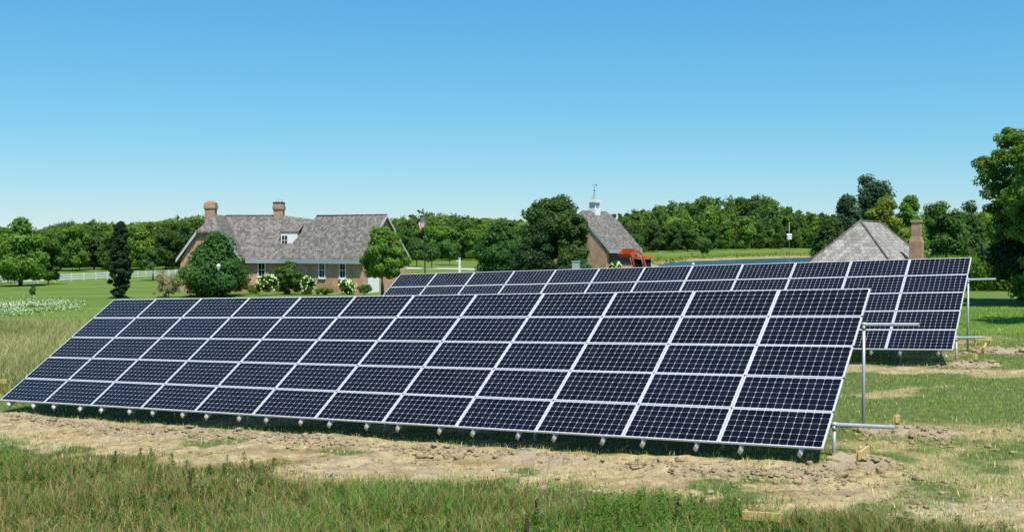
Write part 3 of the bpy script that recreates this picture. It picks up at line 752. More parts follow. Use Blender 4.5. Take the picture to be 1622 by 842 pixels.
# hydrangeas
def hydrangea(px, Y, top, wd, label, seed):
    p = PX(px, 400, Y); g = gz(p.x, p.y); H = PX(px, top, Y).z-g; Rr = wd*Y/FPX/2
    r = thing('hydrangea_bush', label, 'flowering bush', (p.x, p.y, g), 0, 'white hydrangeas along the house')
    me, C = crown_mesh('foliage', 'round', H, Rr, 0, 40, 90, Rr*.36, .10, 'mid', seed); link(bpy.data.objects.new('foliage', me), r)
    rng = np.random.default_rng(seed); n = 52
    d = unit(rng.normal(size=(n, 3))+np.array([.1, -.5, .55])); c = d*np.array([Rr, Rr, H*.5])*rng.uniform(.93, 1.06, n)[:, None]+np.array([0, 0, H*.5])
    i = np.repeat(np.arange(n), 26); q = unit(rng.normal(size=(len(i), 3))); P = c[i]+q*.06
    V, Q, K = leaf_quads(P, unit(q+rng.normal(size=q.shape)*.3), .032, np.tile([[.52, .58, .46]], (len(i), 1)), rng, .95)
    link(bpy.data.objects.new('flower_heads', np_mesh('flower_heads', V, [Q], M['leaf'], col=K)), r)
hydrangea(423, 102, 434, 36, 'white flowering hydrangea left of the rounded green shrub', 81)
hydrangea(488, 104, 437, 30, 'white flowering hydrangea right of the rounded green shrub', 82)
hydrangea(550, 104.5, 441, 29, 'smaller hydrangea under the rightmost window of the house', 83)

# ------------------------------------------------------------------ brick house
HY = 112.0
def window(parent, M4, w, h, sash=True):
    """casing, dark glass and glazing bars, local x along the wall, z up, -y outwards"""
    f = MB(); t = .10
    f.box((-w/2-t, -.06, -t), (-w/2, .05, h+t), 0, M4); f.box((w/2, -.06, -t), (w/2+t, .05, h+t), 0, M4)
    f.box((-w/2, -.06, h), (w/2, .05, h+t), 0, M4); f.box((-w/2-t-.05, -.12, -t-.05), (w/2+t+.05, .05, -t), 0, M4); f.box((-w/2, -.06, -t), (w/2, .05, 0), 0, M4)
    wi = f.build('window', M['white'], parent)
    MB().box((-w/2, .0, 0), (w/2, .03, h), 0, M4).build('pane', M['glass'], wi)
    b = MB(); b.box((-w/2, -.03, h*.5-.025), (w/2, -.002, h*.5+.025), 0, M4)
    if sash:
        b.box((-.015, -.022, 0), (.015, -.003, h*.5-.025), 0, M4); b.box((-.015, -.022, h*.5+.025), (.015, -.003, h), 0, M4)
    b.build('glazing_bar', M['white'], wi)
    return wi
def slab(mb, poly, th, m=0):
    """roof plane with thickness straight down"""
    n = len(poly); lo = [Vector(p)-Vector((0, 0, th)) for p in poly]
    mb.add([Vector(p) for p in poly]+lo, [tuple(range(n)), tuple(n+k for k in reversed(range(n)))]+[(n+k, n+(k+1) % n, (k+1) % n, k) for k in range(n)], m)
def build_house():
    g = gz(-18, HY)
    o = PX(480, 400, HY); o.z = g-.1
    house = thing('brick_house', 'long brick house with weathered shingle roofs, two chimneys and a dormer', 'house', o)
    def P(px, py, dy=0):        # local point seen at the pixel, dy behind the front plane
        return PX(px, py, HY+dy)-o
    def zz(py, dy=0): return P(0, py, dy).z
    ze, zr = zz(410), zz(341.5, 5)
    # ---- main block, ridge along x
    x0, x1 = P(300, 0).x, P(520, 0).x
    main_d, eo = 9.6, .45
    walls = MB()
    walls.box((x0+.3, .0, -.3), (x1, main_d, ze-.15))
    # ---- left cross gable facing the camera (kept 1.6 m proud)
    gx0, gx1, gy = P(291, 0).x, P(383, 0).x, -1.6
    gm = (gx0+gx1)/2; zc = zz(365.5, gy)
    half = (P(388, 0).x-P(285, 0).x)/2
    slope = (zr-ze)/half
    clipx = (zr-zc)/slope
    ax = half-.25
    walls.add([(gx0, gy, -.3), (gx1, gy, -.3), (gx1, gy, ze-.1), (gm+clipx, gy, zc-.12), (gm-clipx, gy, zc-.12), (gx0, gy, ze-.1)], [(0, 1, 2, 3, 4, 5)])
    walls.box((gx0, gy+.003, -.3), (gx1, main_d, ze-.1))
    walls.build('wall', M['brick'], house)
    roof = MB(); th = .22
    fy = gy-.35; by = main_d+eo
    cy = fy+1.9                  # the clipped top runs back to here
    L0, R0 = gm-half, gm+half
    ym = (main_d)/2             # main ridge line
    # cross gable planes
    slab(roof, [(L0, fy, ze), (gm-clipx, fy, zc), (gm, cy, zr), (gm, by, zr), (L0, by, ze)], th)
    slab(roof, [(R0, fy, ze), (R0, -eo, ze), (gm, ym, zr), (gm, cy, zr), (gm+clipx, fy, zc)], th)
    slab(roof, [(gm-clipx, fy, zc), (gm+clipx, fy, zc), (gm, cy, zr)], th)
    # main front and back planes
    xr = P(450, 0, 5).x
    slab(roof, [(R0, -eo, ze), (x1, -eo, ze), (x1, ym*.82, zr-.72), (xr, ym, zr), (gm, ym, zr)], th)
    slab(roof, [(gm, ym, zr), (xr, ym, zr), (x1, ym*1.18, zr-.72), (x1, by, ze), (gm, by, ze)], th)
    slab(roof, [(xr, ym, zr), (x1, ym*.82, zr-.72), (x1, ym*1.18, zr-.72)], th*.5)
    # ---- right wing, turned to show its gable end
    A = P(452, 412, -1.2); ang = R(-27); wl, wdp = 9.3, 8.0
    Mw = Matrix.Translation((A.x, A.y, 0)) @ Matrix.Rotation(ang, 4, 'Z')
    W = lambda x, y, z: Mw @ Vector((x, y, z))
    zew, zrw = zz(410, -3), zz(341, 0)
    ww = MB()
    ww.box((.2, 0, -.3), (wl, wdp, zew-.15), 0, Mw)
    ww.add([W(wl-.003, 0, zew-.15), W(wl-.003, wdp, zew-.15), W(wl-.003, wdp/2, zrw-.15)], [(0, 1, 2)])
    ww.build('wall', M['brick'], house)
    e = .4; rk = .25
    slab(roof, [W(-.6, -e, zew), W(wl+rk, -e, zew), W(wl+rk, wdp/2, zrw), W(.9, wdp/2, zrw)], th)
    slab(roof, [W(.9, wdp/2, zrw), W(wl+rk, wdp/2, zrw), W(wl+rk, wdp+e, zew), W(-.6, wdp+e, zew)], th)
    slab(roof, [W(-.6, -e, zew), W(.9, wdp/2, zrw), W(-.6, wdp+e, zew)], th*.6)
    rf = roof.build('roof', M['shingle'], house)
    # ridge caps
    rc = MB(); rc.tube([(gm, ym, zr+.02), (xr, ym, zr+.02)], .09, 6); rc.build('ridge_cap', M['shingle'], rf)
    rc = MB(); rc.tube([W(.9, wdp/2, zrw+.02), W(wl+rk, wdp/2, zrw+.02)], .09, 6)
    rc.build('ridge_cap', M['shingle'], rf)
    # trim: fascia under the eaves, rake boards
    t = MB()
    t.box((R0, -eo-.05, ze-.42), (x1-2.0, -eo, ze-.03)); t.box((-.6, -e-.05, zew-.45), (wl+rk, -e, zew-.03), 0, Mw)
    t.box((R0, -eo, ze-.42), (x1-2.0, 0, ze-.38)); t.box((-.6, -e, zew-.45), (wl+rk, 0, zew-.41), 0, Mw)
    t.build('eave_trim', M['trim'], house)
    def board(_, a, b, w, th_, out):
        mb = MB()
        a, b = Vector(a), Vector(b); d = Vector((0, 0, -w)); q = Vector(out).normalized()*th_
        mb.add([a, b, b+d, a+d, a+q, b+q, b+d+q, a+d+q], [(0, 1, 2, 3), (7, 6, 5, 4), (0, 4, 5, 1), (1, 5, 6, 2), (2, 6, 7, 3), (3, 7, 4, 0)])
        mb.build('rake_board', M['rake'], house)
    board(t, (L0, fy-.002, ze), (gm-clipx, fy-.002, zc), .34, .05, (0, -1, 0)); board(t, (R0, fy-.002, ze), (gm+clipx, fy-.002, zc), .34, .05, (0, -1, 0))
    ox = Mw.to_3x3() @ Vector((1, 0, 0))
    board(t, W(wl+rk+.003, -e, zew), W(wl+rk+.003, wdp/2, zrw), .25, .05, ox); board(t, W(wl+rk+.003, wdp+e, zew), W(wl+rk+.003, wdp/2, zrw), .25, .05, ox)
    
    # windows
    def wat(px, y0, y1, dy=0): return P(px, y0, dy), zz(y1, dy)-zz(y0, dy)
    p, hgt = wat(414.5, 437, 417); window(house, Matrix.Translation((p.x, -.01, p.z)), .62, hgt)
    inv = Mw.inverted()
    for px in (516, 551):
        u = (px-452)*HY/FPX/math.cos(ang)*.985
        window(house, Mw @ Matrix.Translation((u, -.01, zz(439, -3))), .62, zz(415.5, -3)-zz(439, -3))
    # arched window in the gable end
    Mg = Mw @ Matrix.Translation((wl+.01, wdp/2, zew+.5)) @ Matrix.Rotation(math.pi/2, 4, 'Z')
    window(house, Mg, .9, 1.3)
    # white door behind the airy tree
    dr = MB(); dr.box((wl+.003, 1.0, -.1), (wl+.06, 2.9, 1.75), 0, Mw); d_ = dr.build('door', M['white'], house)
    hd = MB(); hd.box((wl+.061, 1.15, .8), (wl+.10, 1.22, .95), 0, Mw); hd.build('handle', M['black'], d_)
    # wall dormer
    c = P(455, 390, 1.4); zt = zz(368.5, 1.4)
    dm = MB(); dx0, dx1 = P(443.5, 0, 1.4).x, P(470, 0, 1.4).x
    dm.box((dx0, c.y, c.z-.2), (dx1, c.y+3, zt)); dor = dm.build('dormer', M['white'], house)
    dr = MB(); slab(dr, [(dx0-.1, c.y-.06, zt+.14), (dx1+.1, c.y-.06, zt+.14), (dx1+.3, c.y+3, zt+1.25), (dx0-.2, c.y+3, zt+1.25)], .14); dr.build('dormer_roof', M['shingle'], dor)
    wm = MB(); wx = P(449.5, 0, 1.4).x; Md = Matrix.Translation((wx, c.y-.01, zz(388, 1.4)))
    hgt = zz(373, 1.4)-zz(388, 1.4)
    wm.box((-.27, -.02, 0), (.27, .004, hgt), 0, Md); pn = wm.build('dormer_pane', M['glass'], dor)
    wm = MB(); wm.box((-.27, -.045, hgt*.5-.025), (.27, -.021, hgt*.5+.025), 0, Md); wm.box((-.02, -.043, 0), (.02, -.022, hgt*.5-.025), 0, Md); wm.box((-.02, -.043, hgt*.5+.025), (.02, -.022, hgt), 0, Md); wm.build('glazing_bar', M['white'], dor)
    # chimneys
    def chimney(px0, px1, top, bot, dy, crown, dark):
        a, b = P(px0, top, dy), P(px1, bot, dy); w = (b.x-a.x)
        ch = MB(); ch.box((a.x, a.y-w*.45, b.z-1.2), (b.x, a.y+w*.45, a.z-.75))
        k = .10
        ch.box((a.x-k*.5, a.y-w*.45-k*.5, a.z-.75), (b.x+k*.5, a.y+w*.45+k*.5, a.z-.62)); ch.box((a.x-k, a.y-w*.45-k, a.z-.62), (b.x+k, a.y+w*.45+k, a.z-.32)); ch.box((a.x-k*.4, a.y-w*.45-k*.4, a.z-.32), (b.x+k*.4, a.y+w*.45+k*.4, a.z-.05))
        co = ch.build('chimney', M['brick2'], house)
        mx = (a.x+b.x)/2
        cp = MB()
        if crown == 'pot': cp.lathe([(w*.36, a.z-.06), (w*.34, a.z+.10), (w*.20, a.z+.22), (.0, a.z+.23)], 14, 0, (mx, a.y)); cp.build('chimney_cap', M['brick2'], co)
        else:
            cp.box((a.x-.05, a.y-w*.5, a.z-.05), (b.x+.05, a.y+w*.5, a.z+.12)); cp.build('chimney_cap', M['black'], co)
            an = MB()
            for q, hh in ((-.28, .42), (-.05, .55), (.22, .38), (.34, .5)):
                an.tube([(mx+q, a.y, a.z+.1), (mx+q*1.25, a.y, a.z+.1+hh)], .025, 6); an.tube([(mx+q*1.25-.12, a.y, a.z+.1+hh*.8), (mx+q*1.25+.12, a.y, a.z+.1+hh*.9)], .02, 6)
            an.build('aerial', M['rail'], co)
    chimney(326, 342, 320, 360, 1.0, 'pot', 0)
    chimney(434.5, 449.5, 322, 352, 4.9, 'ant', 1)
    return house
build_house()

# ------------------------------------------------------------------ barn with cupola
def build_barn():
    BY = 130.0; c = PX(963, 394, BY); g = gz(c.x, c.y)
    phi = R(50); s = Vector((math.cos(phi), math.sin(phi), 0)); q = Vector((-math.sin(phi), math.cos(phi), 0))
    L_, Wd = 7.0, 9.0
    o = Vector((c.x, c.y, g-.1))
    barn = thing('brick_barn', 'brick barn with clipped gable shingle roof and white cupola', 'barn', o)
    Mx = Matrix((s, q, Vector((0, 0, 1)))).transposed().to_4x4()
    T = lambda x, y, z: Mx @ Vector((x, y, z))
    ze = c.z-o.z; zr = PX(940, 333, BY+4).z-o.z; zc = zr-1.25
    hw = Wd/2; cl = hw*(zr-zc)/(zr-ze)
    w = MB()
    w.box((.07, .3, -.4), (L_-.3, Wd-.3, ze-.2), 0, Mx)
    w.add([T(.067, .3, ze-.25), T(.067, hw-cl+.1, zc-.25), T(.067, hw+cl-.1, zc-.25), T(.067, Wd-.3, ze-.25)], [(0, 1, 2, 3)])
    w.add([T(L_-.297, .3, ze-.25), T(L_-.297, hw-cl+.1, zc-.25), T(L_-.297, hw+cl-.1, zc-.25), T(L_-.297, Wd-.3, ze-.25)], [(3, 2, 1, 0)])
    w.build('wall', M['brick'], barn)
    r = MB(); e = .2; j = 1.0
    slab(r, [T(0, -e, ze), T(L_, -e, ze), T(L_, hw-cl, zc), T(L_-j, hw, zr), T(j, hw, zr), T(0, hw-cl, zc)], .2)
    slab(r, [T(0, Wd+e, ze), T(0, hw+cl, zc), T(j, hw, zr), T(L_-j, hw, zr), T(L_, hw+cl, zc), T(L_, Wd+e, ze)], .2)
    slab(r, [T(0, hw-cl, zc), T(j, hw, zr), T(0, hw+cl, zc)], .2); slab(r, [T(L_, hw+cl, zc), T(L_-j, hw, zr), T(L_, hw-cl, zc)], .2)
    rf = r.build('roof', M['shingle'], barn)
    t = MB(); t.box((0, -e-.05, ze-.5), (L_, -e, ze-.03), 0, Mx); t.build('eave_trim', M['trim'], barn)
    for (a, b) in ((T(-.053, -e, ze), T(-.053, hw-cl, zc)), (T(-.053, Wd+e, ze), T(-.053, hw+cl, zc))):
        d = Vector((0, 0, -.4)); x = s*.05; t = MB(); t.add([a, b, b+d, a+d, a+x, b+x, b+d+x, a+d+x], [(0, 3, 2, 1), (4, 5, 6, 7), (0, 1, 5, 4), (1, 2, 6, 5), (2, 3, 7, 6), (3, 0, 4, 7)])
        t.build('rake_board', M['trim'], barn)
    dark_recess = MB(); dark_recess.box((.6, .24, ze-1.9), (L_-.5, .298, ze-.55), 0, Mx); dark_recess.build('door', M['black'], barn)  # black sheet standing in for the shade of the recess under the eave
    # cupola on the ridge
    cc = T(L_*.5, hw, 0); zb = zr-.75; ztop = PX(938, 305, BY+4).z-o.z
    hb = .46; Cm = Matrix.Translation((cc.x, cc.y, 0)) @ Matrix.Rotation(phi, 4, 'Z')
    cu = MB(); cu.box((-hb-.08, -hb-.08, zb), (hb+.08, hb+.08, zb+.95), 0, Cm); cu.box((-hb, -hb, zb+.95), (hb, hb, zb+1.75), 0, Cm); cu.box((-hb-.18, -hb-.18, zb+1.75), (hb+.18, hb+.18, zb+1.87), 0, Cm)
    co = cu.build('cupola', M['white'], barn)
    ro = MB(); z0 = zb+1.87
    rings = [(hb+.16, 0), (hb*.72, .28), (hb*.42, .62), (hb*.2, .95), (.05, 1.25)]
    vs = [Cm @ Vector((x*k, y*k, z0+h)) for k, h in rings for x, y in ((-1, -1), (1, -1), (1, 1), (-1, 1))]
    ro.add(vs, [(i*4+k, i*4+(k+1) % 4, (i+1)*4+(k+1) % 4, (i+1)*4+k) for i in range(4) for k in range(4)]); ro.build('cupola_roof', M['copper'], co)
    lv = MB()
    for k in range(4):
        Mk = Cm @ Matrix.Rotation(k*math.pi/2, 4, 'Z')
        for i in range(5): lv.box((-.3, -hb-.03, zb+1.05+i*.13), (.3, -hb-.002, zb+1.10+i*.13), 0, Mk)
    lv.build('louvre', M['trim'], co)
    fi = MB(); zt = z0+1.2
    fi.tube([(cc.x, cc.y, zt), (cc.x, cc.y, ztop+.15)], [.035, .02], 8)
    for h, rr in ((.18, .11), (.55, .08)): fi.lathe([(0, zt+h-rr), (rr*.8, zt+h-rr*.5), (rr, zt+h), (rr*.8, zt+h+rr*.5), (0, zt+h+rr)], 10, 0, (cc.x, cc.y))
    fi.tube([(cc.x-.28, cc.y, zt+.85), (cc.x+.28, cc.y, zt+.85)], .02, 6)
    fi.add([(cc.x+.12, cc.y-.01, zt+.78), (cc.x+.34, cc.y-.01, zt+.74), (cc.x+.34, cc.y-.01, zt+.98), (cc.x+.12, cc.y+.01, zt+.78), (cc.x+.34, cc.y+.01, zt+.74), (cc.x+.34, cc.y+.01, zt+.98)], [(0, 1, 2), (5, 4, 3), (0, 3, 4, 1), (1, 4, 5, 2), (2, 5, 3, 0)])
    fi.build('weathervane', M['black'], co)
build_barn()

# ------------------------------------------------------------------ shingle pavilion with chimney
def build_pavilion():
    VY = 68.0; base = PX(1421, 430, VY); g = gz(base.x, base.y)
    o = Vector((base.x, base.y, g-.1)); pav = thing('pavilion', 'garden pavilion with steep pale shingle hip roof and outside brick chimney', 'pavilion', o)
    phi = R(-33.5)         # gable side faces the camera, the ridge runs back to the right
    a = Vector((-math.cos(phi), -math.sin(phi), 0)); b = Vector((-math.sin(phi), math.cos(phi), 0))
    T = lambda x, y, z: a*x+b*y+Vector((0, 0, z))
    Wa, Wb = 6.3, 10.9; ze = base.z-o.z; zr = PX(1362, 349.5, VY+3.2).z-o.z
    r1, r2 = Wa/2, Wb-Wa/2; m_ = Wa/2
    r = MB()
    slab(r, [T(Wa, 0, ze), T(0, 0, ze), T(m_, r1, zr)], .14)
    slab(r, [T(0, 0, ze), T(0, Wb, ze), T(m_, r2, zr), T(m_, r1, zr)], .14)
    slab(r, [T(0, Wb, ze), T(Wa, Wb, ze), T(m_, r2, zr)], .14)
    slab(r, [T(Wa, Wb, ze), T(Wa, 0, ze), T(m_, r1, zr), T(m_, r2, zr)], .14)
    rf = r.build('roof', M['shingle2'], pav)
    h = MB()
    for p, q in ((T(0, 0, ze+.03), T(m_, r1, zr+.03)), (T(0, Wb, ze+.03), T(m_, r2, zr+.03)), (T(Wa, 0, ze+.03), T(m_, r1, zr+.03)), (T(m_, r1, zr+.03), T(m_, r2, zr+.03))):
        h.tube([p, q], .06, 6)
    h.build('hip_cap', M['shingle'], rf)
    w = MB(); i = .5; Mx = Matrix((a, b, Vector((0, 0, 1)))).transposed().to_4x4()
    w.box((i, i, -.3), (Wa-i, Wb-i, ze-.1), 0, Mx); w.build('wall', M['brick2'], pav)
    # chimney outside the right side
    cw = PX(1452, 348, VY+4.2)-o; wn = 6.4*(VY+4)/FPX; ww = 9.4*(VY+4)/FPX
    z1, z2, z3 = PX(0, 383, VY+4.2).z-o.z, PX(0, 374, VY+4.2).z-o.z, cw.z
    c = MB(); Mc = Matrix.Translation((cw.x, cw.y, 0)) @ Matrix.Rotation(phi, 4, 'Z')
    c.box((-ww, -.35, -.3), (ww, .35, z1), 0, Mc)
    vs = [Mc @ Vector(p) for p in ((-ww, -.35, z1), (ww, -.35, z1), (ww, .35, z1), (-ww, .35, z1), (-wn, -.3, z2), (wn, -.3, z2), (wn, .3, z2), (-wn, .3, z2))]
    c.add(vs, [(0, 1, 5, 4), (1, 2, 6, 5), (2, 3, 7, 6), (3, 0, 4, 7)])
    c.box((-wn, -.3, z2), (wn, .3, z3-.16), 0, Mc); c.box((-wn-.05, -.35, z3-.16), (wn+.05, .35, z3), 0, Mc)
    c.build('chimney', M['brick2'], pav)
build_pavilion()

# ------------------------------------------------------------------ white rail fence
def build_fence():
    pts = [PX(-40, 400, 134), PX(60, 400, 140), PX(113, 400, 146), PX(205, 400, 158), PX(300, 400, 178), PX(345, 400, 190)]
    P = []
    for i in range(len(pts)-1):
        d = (pts[i+1]-pts[i]); d.z = 0; n = max(1, round(d.length/2.6))
        for k in range(n): P.append(pts[i]+d*(k/n))
    P.append(pts[-1]); P = [Vector((p.x, p.y, gz(p.x, p.y))) for p in P]
    f = thing('rail_fence', 'white three rail paddock fence along the wood', 'fence', P[0])
    for p in P[:98]:
        b = MB(); q = p-P[0]; b.box((q.x-.075, q.y-.075, q.z-.2), (q.x+.075, q.y+.075, q.z+1.02)); b.build('post', M['white'], f)
    for h in (.30, .60, .90):
        b = MB()
        for i in range(len(P)-1):
            a, c = P[i]-P[0], P[i+1]-P[0]; d = (c-a).normalized(); s = Vector((-d.y, d.x, 0)).normalized()*.09
            up = Vector((0, 0, .075)); H = Vector((0, 0, h))
            vs = [a-s-up+H, c-s-up+H, c-s*.85-up+H, a-s*.85-up+H, a-s+up+H, c-s+up+H, c-s*.85+up+H, a-s*.85+up+H]
            b.add(vs, [(0, 1, 5, 4), (1, 2, 6, 5), (2, 3, 7, 6), (3, 0, 4, 7), (4, 5, 6, 7), (3, 2, 1, 0)])
        b.build('rail', M['white'], f)
build_fence()

# ------------------------------------------------------------------ flagpole
def m_flag():
    m, n, p = mat('striped_flag_cloth')
    uv = N(n, 'ShaderNodeUVMap'); sp = N(n, 'ShaderNodeSeparateXYZ'); n.links.new(uv.outputs[0], sp.inputs[0])
    st = mth(n, 'LESS_THAN', mth(n, 'FRACT', mth(n, 'MULTIPLY', sp.outputs[1], 6.5)), .5)
    c = mixc(n, st, (.74, .72, .70), (.48, .05, .06))
    can = mth(n, 'MULTIPLY', mth(n, 'LESS_THAN', sp.outputs[0], .4), mth(n, 'GREATER_THAN', sp.outputs[1], .46))
    ss = N(n, 'ShaderNodeTexVoronoi'); mp = N(n, 'ShaderNodeMapping'); mp.inputs['Scale'].default_value = (15, 9, 1); n.links.new(uv.outputs[0], mp.inputs[0]); n.links.new(mp.outputs[0], ss.inputs['Vector']); ss.inputs['Randomness'].default_value = .0; ss.inputs['Scale'].default_value = 1
    star = mth(n, 'LESS_THAN', ss.outputs['Distance'], .22)
    c = mixc(n, can, c, mixc(n, star, (.03, .04, .14), (.75, .75, .75)))
    n.links.new(c, p.inputs['Base Color']); p.inputs['Roughness'].default_value = .85
    return m
def build_flag():
    Y = 120; b = PX(673, 400, Y); g = gz(b.x, b.y); top = PX(669, 340, Y)
    f = thing('flagpole', 'dark flagpole flying a drooping striped flag beside the house', 'flagpole', (b.x, b.y, g))
    H = top.z-g; p = MB(); p.tube([(0, 0, -.2), (0, 0, H*.5), (0, 0, H)], [.075, .06, .035], 10); p.build('pole', M['black'], f)
    q = MB(); q.lathe([(0, H-.02), (.07, H+.03), (.09, H+.09), (.07, H+.15), (0, H+.19)], 10); q.build('finial', M['rail'], f)
    nx, nz = 22, 12; V = []; F = []; UV = []
    me = bpy.data.meshes.new('flag')
    for j in range(nz+1):
        for i in range(nx+1):
            u, v = i/nx, j/nz
            hang = u**1.15
            x = -.06-.62*math.sin(u*1.5)*(.62+.38*v)+.05*math.sin(u*9+v*2); y = .16*math.sin(u*10+v*2.5)*u
            z = H-.18-(1-v)*1.12-hang*.85*(.45+.55*v)
            V.append((x+.0, y, z)); UV.append((u, v))
    for j in range(nz):
        for i in range(nx): a = j*(nx+1)+i; F.append((a, a+1, a+nx+2, a+nx+1))
    me.from_pydata(V, [], F); me.materials.append(m_flag()); l = me.uv_layers.new(name='UVMap')
    for lp in me.loops: l.data[lp.index].uv = UV[lp.vertex_index]
    me.polygons.foreach_set('use_smooth', [True]*len(me.polygons))
    link(bpy.data.objects.new('flag', me), f)
build_flag()

# ------------------------------------------------------------------ orange tractor with raised loader
def build_tractor():
    Y = 114; b = PX(1014, 400, Y); g = gz(b.x, b.y)
    # its nose points left and towards the camera
    t = thing('tractor', 'orange compact tractor with raised front loader beside the barn', 'tractor', (b.x, b.y, g), R(232))
    t.scale = [(PX(0, 407, Y).z-g)/2.70]*3
    def wheel(name, x, y, r, w):
        m = MB(); prof = [(r*.55, -w/2), (r*.9, -w/2), (r, -w*.36), (r, w*.36), (r*.9, w/2), (r*.55, w/2)]
        n = 22; vs = [(x+a*math.cos(2*math.pi*k/n), y+c, r+a*math.sin(2*math.pi*k/n)) for a, c in prof for k in range(n)]
        m.add(vs, [(i*n+k, i*n+(k+1) % n, (i+1)*n+(k+1) % n, (i+1)*n+k) for i in range(len(prof)-1) for k in range(n)], 0, True)
        for k in range(16):
            a = 2*math.pi*k/16; m.box((-.03, -w*.5, r-.005), (.03, w*.5, r+.03), 0, Matrix.Translation((x, y, r)) @ Matrix.Rotation(a, 4, 'Y') @ Matrix.Rotation(.35, 4, 'Z'))
        wo = m.build(name, M['rubber'], t)
        h = MB(); pr = [(0, -w*.3), (r*.2, -w*.32), (r*.5, -w*.22), (r*.56, -w*.45), (r*.56, w*.45), (r*.5, w*.22), (r*.2, w*.32), (0, w*.3)]
        vs = [(x+a*math.cos(2*math.pi*k/n), y+c, r+a*math.sin(2*math.pi*k/n)) for a, c in pr for k in range(n)]
        h.add(vs, [(i*n+k, i*n+(k+1) % n, (i+1)*n+(k+1) % n, (i+1)*n+k) for i in range(len(pr)-1) for k in range(n)], 0, True); h.build('rim', M['orange'], wo)
    for s in (-1, 1):
        wheel('wheel', -.75, s*.72, .68, .42); wheel('wheel', 1.15, s*.62, .44, .28)
    bd = MB()
    def loft(secs):
        n = 8; vs = []
        for x, hw, z0, z1, c in secs:
            vs += [(x, -hw, z0), (x, hw, z0), (x, hw, z1-c), (x, hw-c, z1), (x, hw*.3, z1+.02), (x, -hw*.3, z1+.02), (x, -hw+c, z1), (x, -hw, z1-c)]
        fs = [(i*n+k, i*n+(k+1) % n, (i+1)*n+(k+1) % n, (i+1)*n+k) for i in range(len(secs)-1) for k in range(n)]
        fs += [tuple(reversed(range(n))), tuple((len(secs)-1)*n+k for k in range(n))]
        bd.add(vs, fs)
    loft([(-.05, .36, .65, 1.42, .1), (.6, .36, .62, 1.38, .1), (1.25, .34, .62, 1.28, .1), (1.5, .30, .66, 1.16, .14)])
    for s in (-1, 1):       # rear fenders
        k = 9; vs = []
        for i in range(k):
            a = R(10+160*i/(k-1)); x, z = -.75+.78*math.cos(a), .68+.78*math.sin(a)
            vs += [(x, s*.50, z), (x, s*.98, z), (x, s*.98, z-.05), (x, s*.50, z-.05)]
        bd.add(vs, [(i*4+q, i*4+(q+1) % 4, (i+1)*4+(q+1) % 4, (i+1)*4+q) for i in range(k-1) for q in range(4)])
    bd.build('body', M['orange'], t)
    ch = MB(); ch.box((-1.15, -.25, .4), (1.45, .25, .66)); ch.box((-.75, -.6, .62), (-.70, .6, .74)); ch.box((1.1, -.55, .38), (1.2, .55, .48)); ch.box((1.503, -.2, .75), (1.52, .2, 1.1)); ch.build('chassis', M['black'], t)
    se = MB(); se.box((-.85, -.25, 1.0), (-.4, .25, 1.12)); se.box((-.92, -.25, 1.1), (-.8, .25, 1.6)); se.build('seat', M['black'], t)
    st = MB(); st.tube([(-.02, 0, 1.35), (-.18, 0, 1.58)], .025, 8)
    st.tube([(-.18+.19*math.cos(a)*.35, .19*math.sin(a), 1.58+.19*math.cos(a)) for a in [2*math.pi*k/14 for k in range(15)]], .018, 6); st.build('steering_wheel', M['black'], t)
    ro = MB()
    for s in (-1, 1):
        ro.tube([(-1.05, s*.52, .8), (-1.05, s*.52, 2.55)], .045, 8); ro.tube([(.05, s*.46, 1.0), (.0, s*.52, 2.52)], .04, 8)
    ro.build('roll_bar', M['black'], t)
    gl = MB(); gl.box((-1.06, -.50, 1.35), (-1.03, .50, 2.5)); gl.box((-1.0, -.535, 1.35), (-.05, -.51, 2.5)); gl.box((-1.0, .51, 1.35), (-.05, .535, 2.5)); gl.build('cab_shade_panel', M['glass'], t)  # dark sheets added in place of the shaded interior under the canopy
    cn = MB(); cn.box((-1.35, -.72, 2.56), (.30, .72, 2.68)); cn.box((-1.25, -.62, 2.683), (.2, .62, 2.76)); cn.build('canopy', M['orange'], t)
    ex = MB(); ex.tube([(.95, .2, 1.3), (.95, .2, 2.0), (1.0, .2, 2.12)], .045, 8); ex.build('exhaust_pipe', M['black'], t)
    la = MB()
    for s in (-1, 1):
        path = [(-.02, 1.7), (.55, 2.75), (1.15, 3.25), (1.75, 3.35), (2.0, 3.2)]
        for (a, c), (a2, c2) in zip(path, path[1:]):
            d = Vector((a2-a, 0, c2-c)); nrm = Vector((-d.z, 0, d.x)).normalized()*.085
            A = Vector((a, s*.62, c)); B = Vector((a2, s*.62, c2)); w = Vector((0, .06, 0))
            la.add([A-nrm-w, B-nrm-w, B-nrm+w, A-nrm+w, A+nrm-w, B+nrm-w, B+nrm+w, A+nrm+w], [(0, 3, 2, 1), (4, 5, 6, 7), (0, 1, 5, 4), (1, 2, 6, 5), (2, 3, 7, 6), (3, 0, 4, 7)])
        la.box((-.12, s*.62-.09, .7), (.14, s*.62+.09, 1.85))
    la.tube([(1.15, -.62, 3.2), (1.15, .62, 3.2)], .06, 8); la.build('loader_arm', M['orange'], t)
    cy = MB()
    for s in (-1, 1): cy.tube([(.1, s*.62, 1.15), (.95, s*.62, 2.9)], .04, 8); cy.tube([(1.2, s*.62, 3.05), (2.0, s*.62, 2.95)], .035, 8)
    cy.build('hydraulic_cylinder', M['rail'], t)
    bu = MB(); pf = [(2.0, 3.45), (1.98, 2.95), (2.15, 2.72), (2.5, 2.70), (2.95, 2.98)]; th = .04
    n = len(pf); vs = [(x, s*.70, z) for s in (-1, 1) for x, z in pf]+[(x+.045, s*.70, z+.04) for s in (-1, 1) for x, z in pf]
